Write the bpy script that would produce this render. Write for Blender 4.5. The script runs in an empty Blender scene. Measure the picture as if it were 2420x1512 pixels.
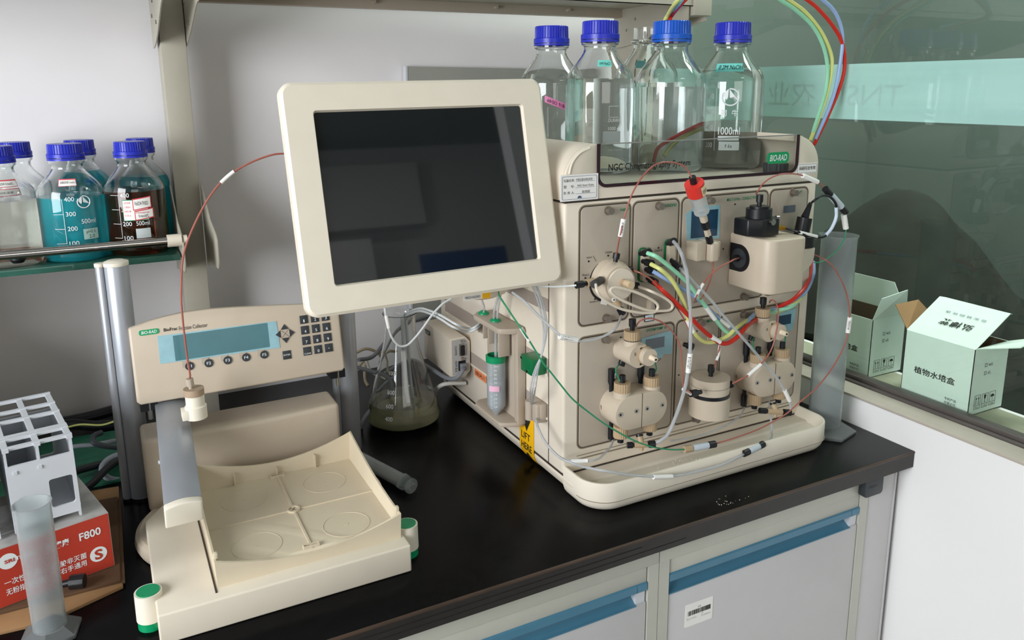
import bpy, bmesh, math, random
from math import sin, cos, pi, radians, sqrt, atan2
from mathutils import Vector, Matrix

random.seed(7)
SC = bpy.context.scene
COL = SC.collection

# ------------------------------------------------------------------ camera
W_, H_ = 2420, 1512
FPX, CX, CY, CAMZ = 1877.14, 1210.0, 616.875, 0.55
RC = [Vector((0.88735989, -0.46100914, -0.00793682)),
      Vector((-0.1056372, -0.18651665, -0.97675602)),
      Vector((0.4488131, 0.86757254, -0.21420711))]
cam = bpy.data.cameras.new('camera')
cam_ob = bpy.data.objects.new('camera', cam)
COL.objects.link(cam_ob)
m3 = Matrix((RC[0], -RC[1], -RC[2])).transposed()
cam_ob.matrix_world = Matrix.Translation((0, 0, CAMZ)) @ m3.to_4x4()
cam.sensor_width = 36.0
cam.lens = 36.0 * FPX / W_
cam.shift_y = -(H_ / 2 - CY) / W_
cam.clip_start = 0.01
SC.camera = cam_ob

# ------------------------------------------------------------------ world, light, exposure
wd = bpy.data.worlds.new('world')
SC.world = wd
wd.use_nodes = True
wd.node_tree.nodes['Background'].inputs[0].default_value = (0.75, 0.85, 1.0, 1)
wd.node_tree.nodes['Background'].inputs[1].default_value = 0.6
SC.view_settings.view_transform = 'Standard'
SC.view_settings.look = 'None'
SC.view_settings.exposure = 0.0
SC.view_settings.gamma = 1.0
SC.cycles.max_bounces = 20
SC.cycles.transmission_bounces = 18
SC.cycles.transparent_max_bounces = 24
SC.cycles.glossy_bounces = 6
SC.cycles.diffuse_bounces = 5
SC.cycles.sample_clamp_indirect = 6.0


def area(name, loc, aim, sx, sy, power, color):
    l = bpy.data.lights.new(name, 'AREA')
    l.shape = 'RECTANGLE'
    l.size, l.size_y = sx, sy
    l.energy = power
    l.color = color
    o = bpy.data.objects.new(name, l)
    COL.objects.link(o)
    o.location = loc
    o.rotation_euler = (Vector(aim) - Vector(loc)).to_track_quat('-Z', 'Y').to_euler()
    return o


# daylight entering through the window of the left wall; the other lamps are added fill
area('window_daylight', (-1.40, 0.12, 0.66), (0.5, 0.92, 0.28), 1.1, 0.95, 46, (0.95, 0.975, 1.0))
area('rear_fill', (0.0, -2.5, 1.0), (0.6, 0.8, 0.1), 1.8, 1.0, 11, (1.0, 0.97, 0.92))  # added fill from behind the camera, no window stands there
area('mirrored_room_fill', (1.3, -1.7, 1.86), (1.3, -1.8, 0.0), 1.2, 0.3, 7, (1.0, 0.98, 0.95))  # added fill, brightens the room mirrored in the screen
area('next_room_fill', (1.75, 1.0, 1.82), (2.3, 1.6, 0.9), 0.8, 1.2, 62, (0.95, 1.0, 0.97))  # added fill under the next room's ceiling, source not visible


def P(px, py, val=None, ax='y'):
    """world point seen at pixel (px,py) of the 2420x1512 frame on plane axis=val"""
    d = RC[0] * ((px - CX) / FPX) + RC[1] * ((py - CY) / FPX) + RC[2]
    i = 'xyz'.index(ax)
    t = (val - (CAMZ if i == 2 else 0.0)) / d[i]
    return Vector((0, 0, CAMZ)) + d * t


# ------------------------------------------------------------------ materials
def lin(h):
    h = h.lstrip('#')
    r = []
    for i in (0, 2, 4):
        c = int(h[i:i + 2], 16) / 255
        r.append(c / 12.92 if c <= 0.04045 else ((c + 0.055) / 1.055) ** 2.4)
    return r


def mat(name, h, rough=0.45, metal=0.0, spec=0.5, var=0.04, scale=30.0, bump=0.0, trans=0.0, ior=1.45, bscale=200.0):
    m = bpy.data.materials.new(name)
    m.use_nodes = True
    nt = m.node_tree
    b = nt.nodes['Principled BSDF']
    c = lin(h)
    b.inputs['Roughness'].default_value = rough
    b.inputs['Metallic'].default_value = metal
    b.inputs['Specular IOR Level'].default_value = spec
    b.inputs['IOR'].default_value = ior
    b.inputs['Transmission Weight'].default_value = trans
    b.inputs['Base Color'].default_value = (*c, 1)
    if var > 0:
        tc = nt.nodes.new('ShaderNodeTexCoord')
        n = nt.nodes.new('ShaderNodeTexNoise')
        n.inputs['Scale'].default_value = scale
        n.inputs['Detail'].default_value = 3
        mp = nt.nodes.new('ShaderNodeMapRange')
        mp.inputs['From Min'].default_value = 0.3
        mp.inputs['From Max'].default_value = 0.7
        mx = nt.nodes.new('ShaderNodeMix')
        mx.data_type = 'RGBA'
        mx.inputs[6].default_value = (*[v * (1 - var) for v in c], 1)
        mx.inputs[7].default_value = (*[min(1, v * (1 + var)) for v in c], 1)
        nt.links.new(tc.outputs['Object'], n.inputs['Vector'])
        nt.links.new(n.outputs['Fac'], mp.inputs['Value'])
        nt.links.new(mp.outputs[0], mx.inputs[0])
        nt.links.new(mx.outputs[2], b.inputs['Base Color'])
        if bump > 0:
            n2 = nt.nodes.new('ShaderNodeTexNoise')
            n2.inputs['Scale'].default_value = bscale
            nt.links.new(tc.outputs['Object'], n2.inputs['Vector'])
            bp = nt.nodes.new('ShaderNodeBump')
            bp.inputs['Strength'].default_value = bump
            bp.inputs['Distance'].default_value = 0.001
            nt.links.new(n2.outputs['Fac'], bp.inputs['Height'])
            nt.links.new(bp.outputs[0], b.inputs['Normal'])
    return m


def thin_glass(name, tint, refl=1.0, haze=0.0, hazec='#ffffff', ior=1.5):
    """thin clear sheet: tinted see-through with a Fresnel mirror; optional milky film"""
    m = bpy.data.materials.new(name)
    m.use_nodes = True
    nt = m.node_tree
    nt.nodes.remove(nt.nodes['Principled BSDF'])
    out = nt.nodes['Material Output']
    t = nt.nodes.new('ShaderNodeBsdfTransparent')
    t.inputs[0].default_value = (*lin(tint), 1)
    g = nt.nodes.new('ShaderNodeBsdfGlossy')
    g.inputs['Roughness'].default_value = 0.02
    g.inputs['Color'].default_value = (refl, refl, refl, 1)
    f = nt.nodes.new('ShaderNodeFresnel')
    f.inputs['IOR'].default_value = ior
    mx = nt.nodes.new('ShaderNodeMixShader')
    base = t.outputs[0]
    if haze > 0:
        d = nt.nodes.new('ShaderNodeBsdfDiffuse')
        d.inputs[0].default_value = (*lin(hazec), 1)
        tl = nt.nodes.new('ShaderNodeBsdfTranslucent')
        tl.inputs[0].default_value = (*lin(hazec), 1)
        a = nt.nodes.new('ShaderNodeMixShader')
        a.inputs[0].default_value = 0.35
        nt.links.new(d.outputs[0], a.inputs[1])
        nt.links.new(tl.outputs[0], a.inputs[2])
        n = nt.nodes.new('ShaderNodeTexNoise')
        n.inputs['Scale'].default_value = 4.0
        mr = nt.nodes.new('ShaderNodeMapRange')
        mr.inputs['To Min'].default_value = haze * 0.85
        mr.inputs['To Max'].default_value = min(1, haze * 1.15)
        nt.links.new(n.outputs['Fac'], mr.inputs['Value'])
        b = nt.nodes.new('ShaderNodeMixShader')
        nt.links.new(mr.outputs[0], b.inputs[0])
        nt.links.new(t.outputs[0], b.inputs[1])
        nt.links.new(a.outputs[0], b.inputs[2])
        base = b.outputs[0]
    geo = nt.nodes.new('ShaderNodeNewGeometry')
    inv = nt.nodes.new('ShaderNodeMath')
    inv.operation = 'SUBTRACT'
    inv.inputs[0].default_value = 1.0
    nt.links.new(geo.outputs['Backfacing'], inv.inputs[1])
    fm = nt.nodes.new('ShaderNodeMath')
    fm.operation = 'MULTIPLY'
    nt.links.new(f.outputs[0], fm.inputs[0])
    nt.links.new(inv.outputs[0], fm.inputs[1])
    nt.links.new(fm.outputs[0], mx.inputs[0])
    nt.links.new(base, mx.inputs[1])
    nt.links.new(g.outputs[0], mx.inputs[2])
    nt.links.new(mx.outputs[0], out.inputs[0])
    return m


def emit_free(h, **k):
    return mat('m_' + h, h, **k)


CREAM = mat('cream_plastic', '#e0d5c4', 0.42, var=0.02, bump=0.05, bscale=900)
CREAM_L = mat('light_cream_plastic', '#e6decd', 0.38, var=0.02, bump=0.04, bscale=900)
PANEL = mat('panel_plastic', '#b3a899', 0.5, var=0.015)
GROOVE = mat('groove_plastic', '#8f826f', 0.6, var=0.03)
DGROOVE = mat('seam_dark', '#3b332b', 0.7, var=0.03)
TAUPE = mat('taupe_plastic', '#b3a696', 0.5, var=0.02)
PEEK = mat('peek_plastic', '#c8baa6', 0.4, var=0.03)
PEEK_T = mat('tan_plastic', '#b29a7a', 0.45, var=0.05)
BLACKP = mat('black_plastic', '#15161a', 0.38, var=0.1)
CHAR = mat('charcoal_plastic', '#33373b', 0.45, var=0.06)
GREENP = mat('green_plastic', '#0a8f5c', 0.35, var=0.04)
GREEN_DK = mat('dark_green_plastic', '#0c6a3c', 0.35, var=0.06)
LOGO_G = mat('logo_green', '#0f9b5e', 0.4, var=0.02)
WHITE = mat('white_paper', '#f2f0ec', 0.6, var=0.02)
WHITEP = mat('white_plastic', '#cdd0d5', 0.35, var=0.02)
INK = mat('black_ink', '#1d1b1a', 0.7, var=0.0)
INKG = mat('green_ink', '#0f8a5c', 0.6, var=0.0)
INKW = mat('white_ink', '#e8eeee', 0.6, var=0.0)
INKR = mat('red_ink', '#d24a55', 0.6, var=0.0)
INKB = mat('blue_ink', '#4a5a7c', 0.6, var=0.0)
MAROON = mat('maroon_trim', '#2e1620', 0.3, var=0.05)
STEEL = mat('brushed_steel', '#a5a39d', 0.28, metal=1.0, var=0.08)
CHROME = mat('chrome', '#cfccc8', 0.12, metal=1.0, var=0.03)
BRASS = mat('gold_brass', '#b8842a', 0.25, metal=1.0, var=0.05)
KNOB = mat('thumb_screw_metal', '#8a8178', 0.35, metal=0.6, var=0.08)
ALU = mat('anodised_aluminium', '#a9adb4', 0.38, metal=0.55, var=0.03)
CAPB = mat('blue_cap', '#2733b8', 0.33, var=0.04)
CAPB2 = mat('bright_blue_cap', '#155ac4', 0.33, var=0.04)
FILM = mat('blue_protective_film', '#8fb9c4', 0.2, var=0.08, scale=60)
LCDT = mat('teal_display', '#3c7078', 0.15, var=0.06, scale=25)
LCDN = mat('navy_display', '#23445e', 0.12, var=0.08, scale=40)
LCDG = mat('grey_display', '#5f6a74', 0.12, var=0.06)
RED = mat('red_tube', '#c62a1c', 0.35, var=0.05)
REDP = mat('red_plastic', '#d8352c', 0.35, var=0.05)
YEL = mat('yellow_tube', '#d2d481', 0.35, var=0.05)
GRN = mat('mint_tube', '#93d3b0', 0.35, var=0.05)
BLU = mat('pale_blue_tube', '#93aed8', 0.35, var=0.05)
BRN = mat('brown_capillary', '#a45f52', 0.35, var=0.08)
GCAP = mat('green_capillary', '#2f8f64', 0.35, var=0.08)
CREAMT = mat('cream_tube', '#ddd0be', 0.35, var=0.03)
WTUBE = mat('white_tube', '#cfd4d4', 0.3, var=0.03)
CLEART = mat('clear_tube', '#dfe3e6', 0.15, var=0.0, trans=0.62, ior=1.33)
GLASS = mat('borosilicate_glass', '#fbfdfc', 0.0, var=0.0, trans=1.0, ior=1.46)
GLASS_G = mat('green_glass', '#4c8a78', 0.02, var=0.0, trans=0.75, ior=1.45)
WATER = mat('water', '#fbffff', 0.0, var=0.0, trans=1.0, ior=1.33)
TEALW = mat('turquoise_solution', '#3fe0f0', 0.0, var=0.0, trans=0.55, ior=1.33)
AMBER = mat('amber_solution', '#96420f', 0.0, var=0.0, trans=0.95, ior=1.33)
CLOUDY = mat('cloudy_solution', '#dcd9cf', 0.1, var=0.0, trans=0.85, ior=1.33)
MURKY = mat('murky_solution', '#b4b18f', 0.2, var=0.08, trans=0.7, ior=1.33)
FROST = mat('translucent_polypropylene', '#e2e8e9', 0.25, var=0.02, trans=0.84, ior=1.15)
FROST2 = mat('frosted_polypropylene', '#e3e9eb', 0.2, var=0.02, trans=0.75, ior=1.15)
RACKM = mat('rack_enamel', '#b0ab9c', 0.42, var=0.03)
WALLM = mat('painted_plaster', '#e6e3e4', 0.85, var=0.02, scale=5, bump=0.15, bscale=60)
WALLW = mat('white_plaster', '#f3f2f1', 0.8, var=0.01, scale=6, bump=0.1, bscale=60)
SILLM = mat('sill_plaster', '#b9b0a4', 0.85, var=0.06, scale=20, bump=0.5, bscale=120)
FRAMEM = mat('dark_window_frame', '#57504d', 0.45, var=0.08)
CEILM = mat('ceiling_panels', '#a5a5a4', 0.85, var=0.02, scale=4)
FLOORM = mat('vinyl_floor', '#8f9088', 0.5, var=0.06, scale=6)
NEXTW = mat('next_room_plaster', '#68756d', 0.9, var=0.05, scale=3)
CLOTH = mat('dark_cloth', '#20261f', 0.95, var=0.3, scale=14, bump=0.9, bscale=40)
CABG = mat('cabinet_grey', '#c3c2c2', 0.4, var=0.01)
CABF = mat('cabinet_frame', '#bdbdb2', 0.4, var=0.02)
CABB = mat('blue_handle_profile', '#4d7f98', 0.3, var=0.03)
EPOXY = mat('black_epoxy_worktop', '#0a0a0b', 0.26, var=0.3, scale=60, spec=0.14)
EDGE = mat('worktop_edge', '#292624', 0.4, var=0.15, scale=40)
EDGEB = mat('worktop_edge_bead', '#433328', 0.4, var=0.35, scale=12)
CARD = mat('brown_cardboard', '#9b7650', 0.85, var=0.08, scale=20)
CARDD = mat('dark_brown_cardboard', '#5a412c', 0.9, var=0.08, scale=20)
MINT = mat('mint_carton', '#e6f4ec', 0.6, var=0.02)
GREENMAT = mat('green_mat', '#1c5a45', 0.6, var=0.2, scale=40)
YLAB = mat('yellow_label', '#f2b814', 0.4, var=0.03)
ORG = mat('orange_label', '#e48a5c', 0.5, var=0.05)
PINK = mat('pink_tape', '#ee8fc0', 0.5, var=0.05)
TAPE = mat('aqua_tape', '#78d8cc', 0.5, var=0.05)
BOXRED = mat('red_carton', '#b83b2a', 0.5, var=0.03)
BOXGREY = mat('glove_carton_film', '#a9a7a4', 0.35, var=0.3, scale=30)
GREYC = mat('grey_cable', '#7c8086', 0.5, var=0.05)
WCABLE = mat('white_cable', '#d5d3cc', 0.5, var=0.05)
TANC = mat('tan_cable', '#a89a80', 0.5, var=0.08)
SIGNB = mat('blue_sign', '#1d4ea8', 0.4, var=0.02)
PANE = thin_glass('partition_glass', '#f8fcf9', 1.0)
ACRYL = thin_glass('acrylic_window', '#eef0ee', 1.0)
BAND = thin_glass('frosted_film_band', '#8fb0aa', 0.8, haze=0.92, hazec='#cdf0ea')


# ------------------------------------------------------------------ mesh builder
def fr(o, X=(1, 0, 0), Y=(0, 0, 1)):
    X = Vector(X).normalized()
    Y = Vector(Y).normalized()
    Z = X.cross(Y).normalized()
    m = Matrix((X, Y, Z)).transposed().to_4x4()
    m.translation = Vector(o)
    return m


def rr(x0, x1, y0, y1, r, n=6):
    pts = []
    rs = r if isinstance(r, (list, tuple)) else (r, r, r, r)   # bl, br, tr, tl
    for (cx, cy, a0, q) in ((x0, y0, pi, rs[0]), (x1, y0, 1.5 * pi, rs[1]), (x1, y1, 0, rs[2]), (x0, y1, pi / 2, rs[3])):
        ox = cx + (q if cx == x0 else -q)
        oy = cy + (q if cy == y0 else -q)
        if q <= 0:
            pts.append((cx, cy))
            continue
        for k in range(n + 1):
            a = a0 + (pi / 2) * k / n
            pts.append((ox + q * cos(a), oy + q * sin(a)))
    return pts


class MB:
    def __init__(s):
        s.bm = bmesh.new()

    def _add(s, b, bev=0.0, seg=2, M=None, ang=30):
        if bev > 0:
            b.normal_update()
            es = [e for e in b.edges if len(e.link_faces) == 2 and e.calc_face_angle(0) > radians(ang)]
            if es:
                bmesh.ops.bevel(b, geom=es, offset=bev, segments=seg, profile=0.5, affect='EDGES', clamp_overlap=True)
        if M is not None:
            bmesh.ops.transform(b, matrix=M, verts=b.verts)
        me = bpy.data.meshes.new('t')
        b.to_mesh(me)
        b.free()
        s.bm.from_mesh(me)
        bpy.data.meshes.remove(me)
        return s

    def box(s, x0, x1, y0, y1, z0, z1, bev=0.0, seg=2, M=None):
        b = bmesh.new()
        v = [b.verts.new((x, y, z)) for z in (z0, z1) for y in (y0, y1) for x in (x0, x1)]
        for f in ((0, 2, 3, 1), (4, 5, 7, 6), (0, 1, 5, 4), (2, 6, 7, 3), (0, 4, 6, 2), (1, 3, 7, 5)):
            b.faces.new([v[i] for i in f])
        return s._add(b, bev, seg, M)

    def prism(s, pts, ax, a, c, bev=0.0, seg=2, M=None, ang=30):
        def mk(p, d):
            return {'x': (d, p[0], p[1]), 'y': (p[0], d, p[1]), 'z': (p[0], p[1], d)}[ax]
        b = bmesh.new()
        v0 = [b.verts.new(mk(p, a)) for p in pts]
        v1 = [b.verts.new(mk(p, c)) for p in pts]
        n = len(pts)
        b.faces.new(v0)
        b.faces.new(v1[::-1])
        for i in range(n):
            b.faces.new((v0[i], v1[i], v1[(i + 1) % n], v0[(i + 1) % n]))
        bmesh.ops.recalc_face_normals(b, faces=b.faces)
        return s._add(b, bev, seg, M, ang)

    def ring(s, outer, inner, ax, a, c, M=None):
        """frame between two loops with the same number of points"""
        def mk(p, d):
            return {'x': (d, p[0], p[1]), 'y': (p[0], d, p[1]), 'z': (p[0], p[1], d)}[ax]
        b = bmesh.new()
        L = [[b.verts.new(mk(p, d)) for p in pp] for pp, d in ((outer, a), (outer, c), (inner, c), (inner, a))]
        n = len(outer)
        for k in range(4):
            A, B = L[k], L[(k + 1) % 4]
            for i in range(n):
                b.faces.new((A[i], A[(i + 1) % n], B[(i + 1) % n], B[i]))
        bmesh.ops.recalc_face_normals(b, faces=b.faces)
        return s._add(b, 0, 2, M)

    def cyl(s, p0, p1, r0, r1=None, n=28, bev=0.0, seg=2, knurl=0):
        p0, p1 = Vector(p0), Vector(p1)
        r1 = r0 if r1 is None else r1
        d = p1 - p0
        q = d.to_track_quat('Z', 'Y').to_matrix().to_4x4()
        M = Matrix.Translation(p0) @ q
        L = d.length
        b = bmesh.new()
        if knurl:
            n = knurl * 4
        A, B = [], []
        for i in range(n):
            a = 2 * pi * i / n
            k = 1.0
            if knurl:
                k = 1.0 if (i % 4) < 2 else 0.95
            A.append(b.verts.new((r0 * k * cos(a), r0 * k * sin(a), 0)))
            B.append(b.verts.new((r1 * k * cos(a), r1 * k * sin(a), L)))
        b.faces.new(A[::-1])
        b.faces.new(B)
        for i in range(n):
            b.faces.new((A[i], A[(i + 1) % n], B[(i + 1) % n], B[i]))
        if bev > 0:
            es = [e for e in b.edges if len(e.link_faces) == 2 and e.calc_face_angle(0) > radians(60)]
            bmesh.ops.bevel(b, geom=es, offset=bev, segments=seg, profile=0.5, affect='EDGES', clamp_overlap=True)
        return s._add(b, 0, 2, M)

    def lathe(s, prof, M=None, n=56, closed=False, sx=1.0, sy=1.0):
        b = bmesh.new()
        rings = []
        for (r, z) in prof:
            if r < 1e-6:
                rings.append([b.verts.new((0, 0, z))])
            else:
                rings.append([b.verts.new((r * cos(2 * pi * i / n) * sx, r * sin(2 * pi * i / n) * sy, z)) for i in range(n)])
        m = len(rings)
        for k in range(m if closed else m - 1):
            A, B = rings[k], rings[(k + 1) % m]
            for i in range(n):
                j = (i + 1) % n
                if len(A) == 1 and len(B) == 1:
                    continue
                if len(A) == 1:
                    b.faces.new((A[0], B[j], B[i]))
                elif len(B) == 1:
                    b.faces.new((A[i], A[j], B[0]))
                else:
                    b.faces.new((A[i], A[j], B[j], B[i]))
        bmesh.ops.recalc_face_normals(b, faces=b.faces)
        return s._add(b, 0, 2, M)

    def tube(s, pts, r, n=10, sub=6, smooth=True, cap=True):
        pts = [Vector(p) for p in pts]
        if smooth and len(pts) > 2:
            q = [pts[0] * 2 - pts[1]] + pts + [pts[-1] * 2 - pts[-2]]
            out = []
            for i in range(1, len(q) - 2):
                a, b_, c, d = q[i - 1], q[i], q[i + 1], q[i + 2]
                for k in range(sub):
                    t = k / sub
                    out.append(0.5 * ((2 * b_) + (c - a) * t + (2 * a - 5 * b_ + 4 * c - d) * t * t + (3 * b_ - a - 3 * c + d) * t ** 3))
            out.append(pts[-1])
            pts = out
        b = bmesh.new()
        rings = []
        up = None
        for i, p in enumerate(pts):
            t = (pts[min(i + 1, len(pts) - 1)] - pts[max(i - 1, 0)])
            if t.length < 1e-9:
                t = Vector((0, 0, 1))
            t.normalize()
            if up is None:
                up = Vector((0, 0, 1)) if abs(t.z) < 0.9 else Vector((1, 0, 0))
            x = t.cross(up)
            if x.length < 1e-6:
                x = t.orthogonal()
            x.normalize()
            up = x.cross(t).normalized()
            rings.append([b.verts.new(p + (x * cos(2 * pi * k / n) + up * sin(2 * pi * k / n)) * r) for k in range(n)])
        for A, B in zip(rings[:-1], rings[1:]):
            for k in range(n):
                b.faces.new((A[k], A[(k + 1) % n], B[(k + 1) % n], B[k]))
        if cap:
            b.faces.new(rings[0][::-1])
            b.faces.new(rings[-1])
        bmesh.ops.recalc_face_normals(b, faces=b.faces)
        return s._add(b)

    def quad(s, pts, th=0.0):
        b = bmesh.new()
        v = [b.verts.new(p) for p in pts]
        f = b.faces.new(v)
        if th:
            f.normal_update()
            nn = f.normal.copy()
            w = [b.verts.new(Vector(p) - nn * th) for p in pts]
            b.faces.new(w[::-1])
            k = len(pts)
            for i in range(k):
                b.faces.new((v[i], w[i], w[(i + 1) % k], v[(i + 1) % k]))
        bmesh.ops.recalc_face_normals(b, faces=b.faces)
        return s._add(b)

    def build(s, name, m, parent=None, M=None, local=False, smooth=35):
        bm = s.bm
        if M is not None:
            bmesh.ops.transform(bm, matrix=M, verts=bm.verts)
        bm.normal_update()
        for f in bm.faces:
            f.smooth = True
        for e in bm.edges:
            if len(e.link_faces) != 2 or e.calc_face_angle(0) > radians(smooth):
                e.smooth = False
        me = bpy.data.meshes.new(name)
        bm.to_mesh(me)
        bm.free()
        me.materials.append(m)
        o = bpy.data.objects.new(name, me)
        COL.objects.link(o)
        if parent is not None:
            o.parent = parent
            if not local:
                o.matrix_parent_inverse = wm(parent).inverted()
        return o


def wm(o):
    m = o.matrix_basis.copy()
    if o.parent:
        m = wm(o.parent) @ o.matrix_parent_inverse @ m
    return m


def text(s, M, w, h, m, parent, name='lettering', bold=0.0, shear=0.0, bend=None, local=False, lift=0.0003):
    cu = bpy.data.curves.new('f', 'FONT')
    cu.body = s
    cu.size = 1.0
    cu.resolution_u = 3
    cu.shear = shear
    cu.offset = bold
    cu.space_line = 1.0
    ob = bpy.data.objects.new('f', cu)
    COL.objects.link(ob)
    dg = bpy.context.evaluated_depsgraph_get()
    dg.update()
    me = bpy.data.meshes.new_from_object(ob.evaluated_get(dg))
    bpy.data.objects.remove(ob)
    bpy.data.curves.remove(cu)
    if len(me.vertices) == 0:
        return None
    xs = [v.co.x for v in me.vertices]
    ys = [v.co.y for v in me.vertices]
    x0, x1, y0, y1 = min(xs), max(xs), min(ys), max(ys)
    kx = w / max(1e-6, x1 - x0)
    ky = h / max(1e-6, y1 - y0) if h else kx
    if not w:
        kx = ky
    for v in me.vertices:
        x, y = (v.co.x - x0) * kx, (v.co.y - y0) * ky
        v.co = bend(x, y) if bend else M @ Vector((x, y, lift))
    me.name = name
    me.materials.clear()
    me.materials.append(m)
    o = bpy.data.objects.new(name, me)
    COL.objects.link(o)
    if parent is not None:
        o.parent = parent
        if not local:
            o.matrix_parent_inverse = wm(parent).inverted()
    return o


def tag(o, label=None, cat=None, group=None, kind=None):
    if label:
        o['label'] = label
    if cat:
        o['category'] = cat
    if group:
        o['group'] = group
    if kind:
        o['kind'] = kind
    return o


def empty(name, loc, label, cat, group=None, rz=0.0):
    o = bpy.data.objects.new(name, None)
    COL.objects.link(o)
    o.empty_display_size = 0.02
    o.location = loc
    o.rotation_euler = (0, 0, rz)
    return tag(o, label, cat, group)


def struct(o):
    return tag(o, kind='structure')


# ================================================================== ROOM
YB = 1.48          # back wall
XG = 1.125         # glass plane of the partition
ZF = -0.78         # floor
ZC = 1.9
struct(MB().box(-1.6, 3.7, -3.2, 3.0, ZF - 0.05, ZF).build('floor', FLOORM))
b = MB().box(-1.6, 3.7, -3.2, 3.0, ZC, ZC + 0.05)
ceil = struct(b.build('ceiling', CEILM))
struct(MB().box(-1.58, XG, YB, YB + 0.1, ZF, ZC).build('wall_back', WALLM))
# left wall with a window opening
b = MB()
b.box(-1.58, -1.48, -3.2, YB, ZF, 0.15)
b.box(-1.58, -1.48, -3.2, YB, 1.5, ZC)
b.box(-1.58, -1.48, -3.2, -0.75, 0.15, 1.5)
b.box(-1.58, -1.48, 0.68, YB, 0.15, 1.5)
struct(b.build('wall_left', WALLM))
b = MB()
for y in (-0.75, -0.05, 0.65):
    b.box(-1.55, -1.51, y, y + 0.03, 0.15, 1.5)
b.box(-1.55, -1.51, -0.75, 0.68, 0.15, 0.18)
b.box(-1.55, -1.51, -0.75, 0.68, 1.47, 1.5)
struct(b.build('window_2', WHITEP))
# wall behind the camera
b = MB().box(-1.58, 3.7, -3.2, -3.1, ZF, ZC)
struct(b.build('wall_front', WALLM))
b = MB().box(-1.48, 1.78, -3.1, -2.95, 1.33, 1.74)
struct(b.build('trim_1', WALLM))
sg = MB().box(1.74, 2.36, -3.1, -3.085, 0.72, 1.155, bev=0.002).build('hanging_sign', SIGNB)
tag(sg, 'blue shop sign behind the photographer, seen mirrored in the dark screen', 'sign')
text('米公玻璃', fr((1.80, -3.0845, 0.86), (-1, 0, 0), (0, 0, 1)) @ Matrix.Translation((-0.50, 0, 0)), 0.36, 0.12, INKW, sg)
cb_ = MB().box(0.85, 1.34, -3.09, -2.75, ZF, 1.22, bev=0.004).build('tall_cupboard', WALLW)
tag(cb_, 'tall pale cupboard behind the photographer, mirrored in the screen corner', 'cupboard')
# partition: low white wall, plaster sill, dark frame, glass, frosted band
b = MB().box(1.064, 1.225, -0.26, YB, ZF, 0.049)
struct(b.build('wall_right', WALLW))
b = MB()
b.box(1.062, 1.106, -0.26, YB, 0.046, 0.0505, bev=0.001)
struct(b.build('trim_2', SILLM))
w1 = MB()
w1.box(1.106, 1.141, -0.26, YB, 0.0495, 0.0535, bev=0.001)
w1.box(1.115, 1.135, -0.26, YB, 0.0535, 0.060, bev=0.001)
w1.box(1.112, 1.138, -0.26, YB, 1.86, ZC)
win = struct(w1.build('window_1', FRAMEM))
MB().box(1.122, 1.128, -0.26, YB, 0.058, 1.87).build('pane', PANE, win)
MB().box(1.1212, 1.1218, -0.26, YB, 0.4925, 0.5825).build('frosted_band', BAND, win)
text('TNSN 农业台', fr((1.1222, 0.84, 0.512), (0, 1, 0), (0, 0, 1)), 0.34, 0.045, mat('faded_sign_ink', '#7fb0aa', 0.7, var=0.0), win, lift=0.0)
b = MB().box(1.141, 1.213, -0.26, 1.6, 0.0485, 0.0503)
struct(b.build('trim_3', mat('ledge_plaster', '#a9a892', 0.8, var=0.08, scale=30, bump=0.5)))
# room on the other side of the glass
b = MB()
b.box(1.225, 1.3, -0.26, 1.6, ZF, 0.0)
struct(b.build('wall_partition', NEXTW))
struct(MB().box(2.75, 2.85, -3.2, 3.0, ZF, ZC).build('wall_far_right', NEXTW))
struct(MB().box(1.064, 2.75, -0.32, -0.26, ZF, ZC).build('wall_cross', WALLM))
struct(MB().box(1.125, 3.7, 2.2, 2.3, ZF, ZC).build('wall_far', NEXTW))
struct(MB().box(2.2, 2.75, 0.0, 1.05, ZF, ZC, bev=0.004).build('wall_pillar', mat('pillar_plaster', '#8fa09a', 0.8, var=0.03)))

# ================================================================== BENCH
top = MB()
top.box(-1.2, 1.0635, 0.7185, YB - 0.003, -0.0265, 0.0, bev=0.0015)
bt = top.build('lab_bench_worktop', EPOXY)
tag(bt, 'long black epoxy worktop carrying both instruments, running into the white wall', 'worktop')
MB().box(-1.2, 1.0633, 0.7172, 0.7186, -0.0262, -0.0035).build('edge_strip', EDGE, bt)
MB().tube([(-1.2, 0.7185, -0.0022), (1.063, 0.7185, -0.0022)], 0.0022, smooth=False).build('edge_bead', EDGEB, bt)
b = MB()
b.tube([(-1.2, 0.7171, -0.011), (0.55, 0.7171, -0.011)], 0.0005, smooth=False, n=6)
b.tube([(-1.2, 0.7171, -0.0185), (0.62, 0.7171, -0.0185)], 0.0004, smooth=False, n=6)
b.build('edge_groove', mat('groove_black', '#0c0b0a', 0.7, var=0.0), bt)


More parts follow.
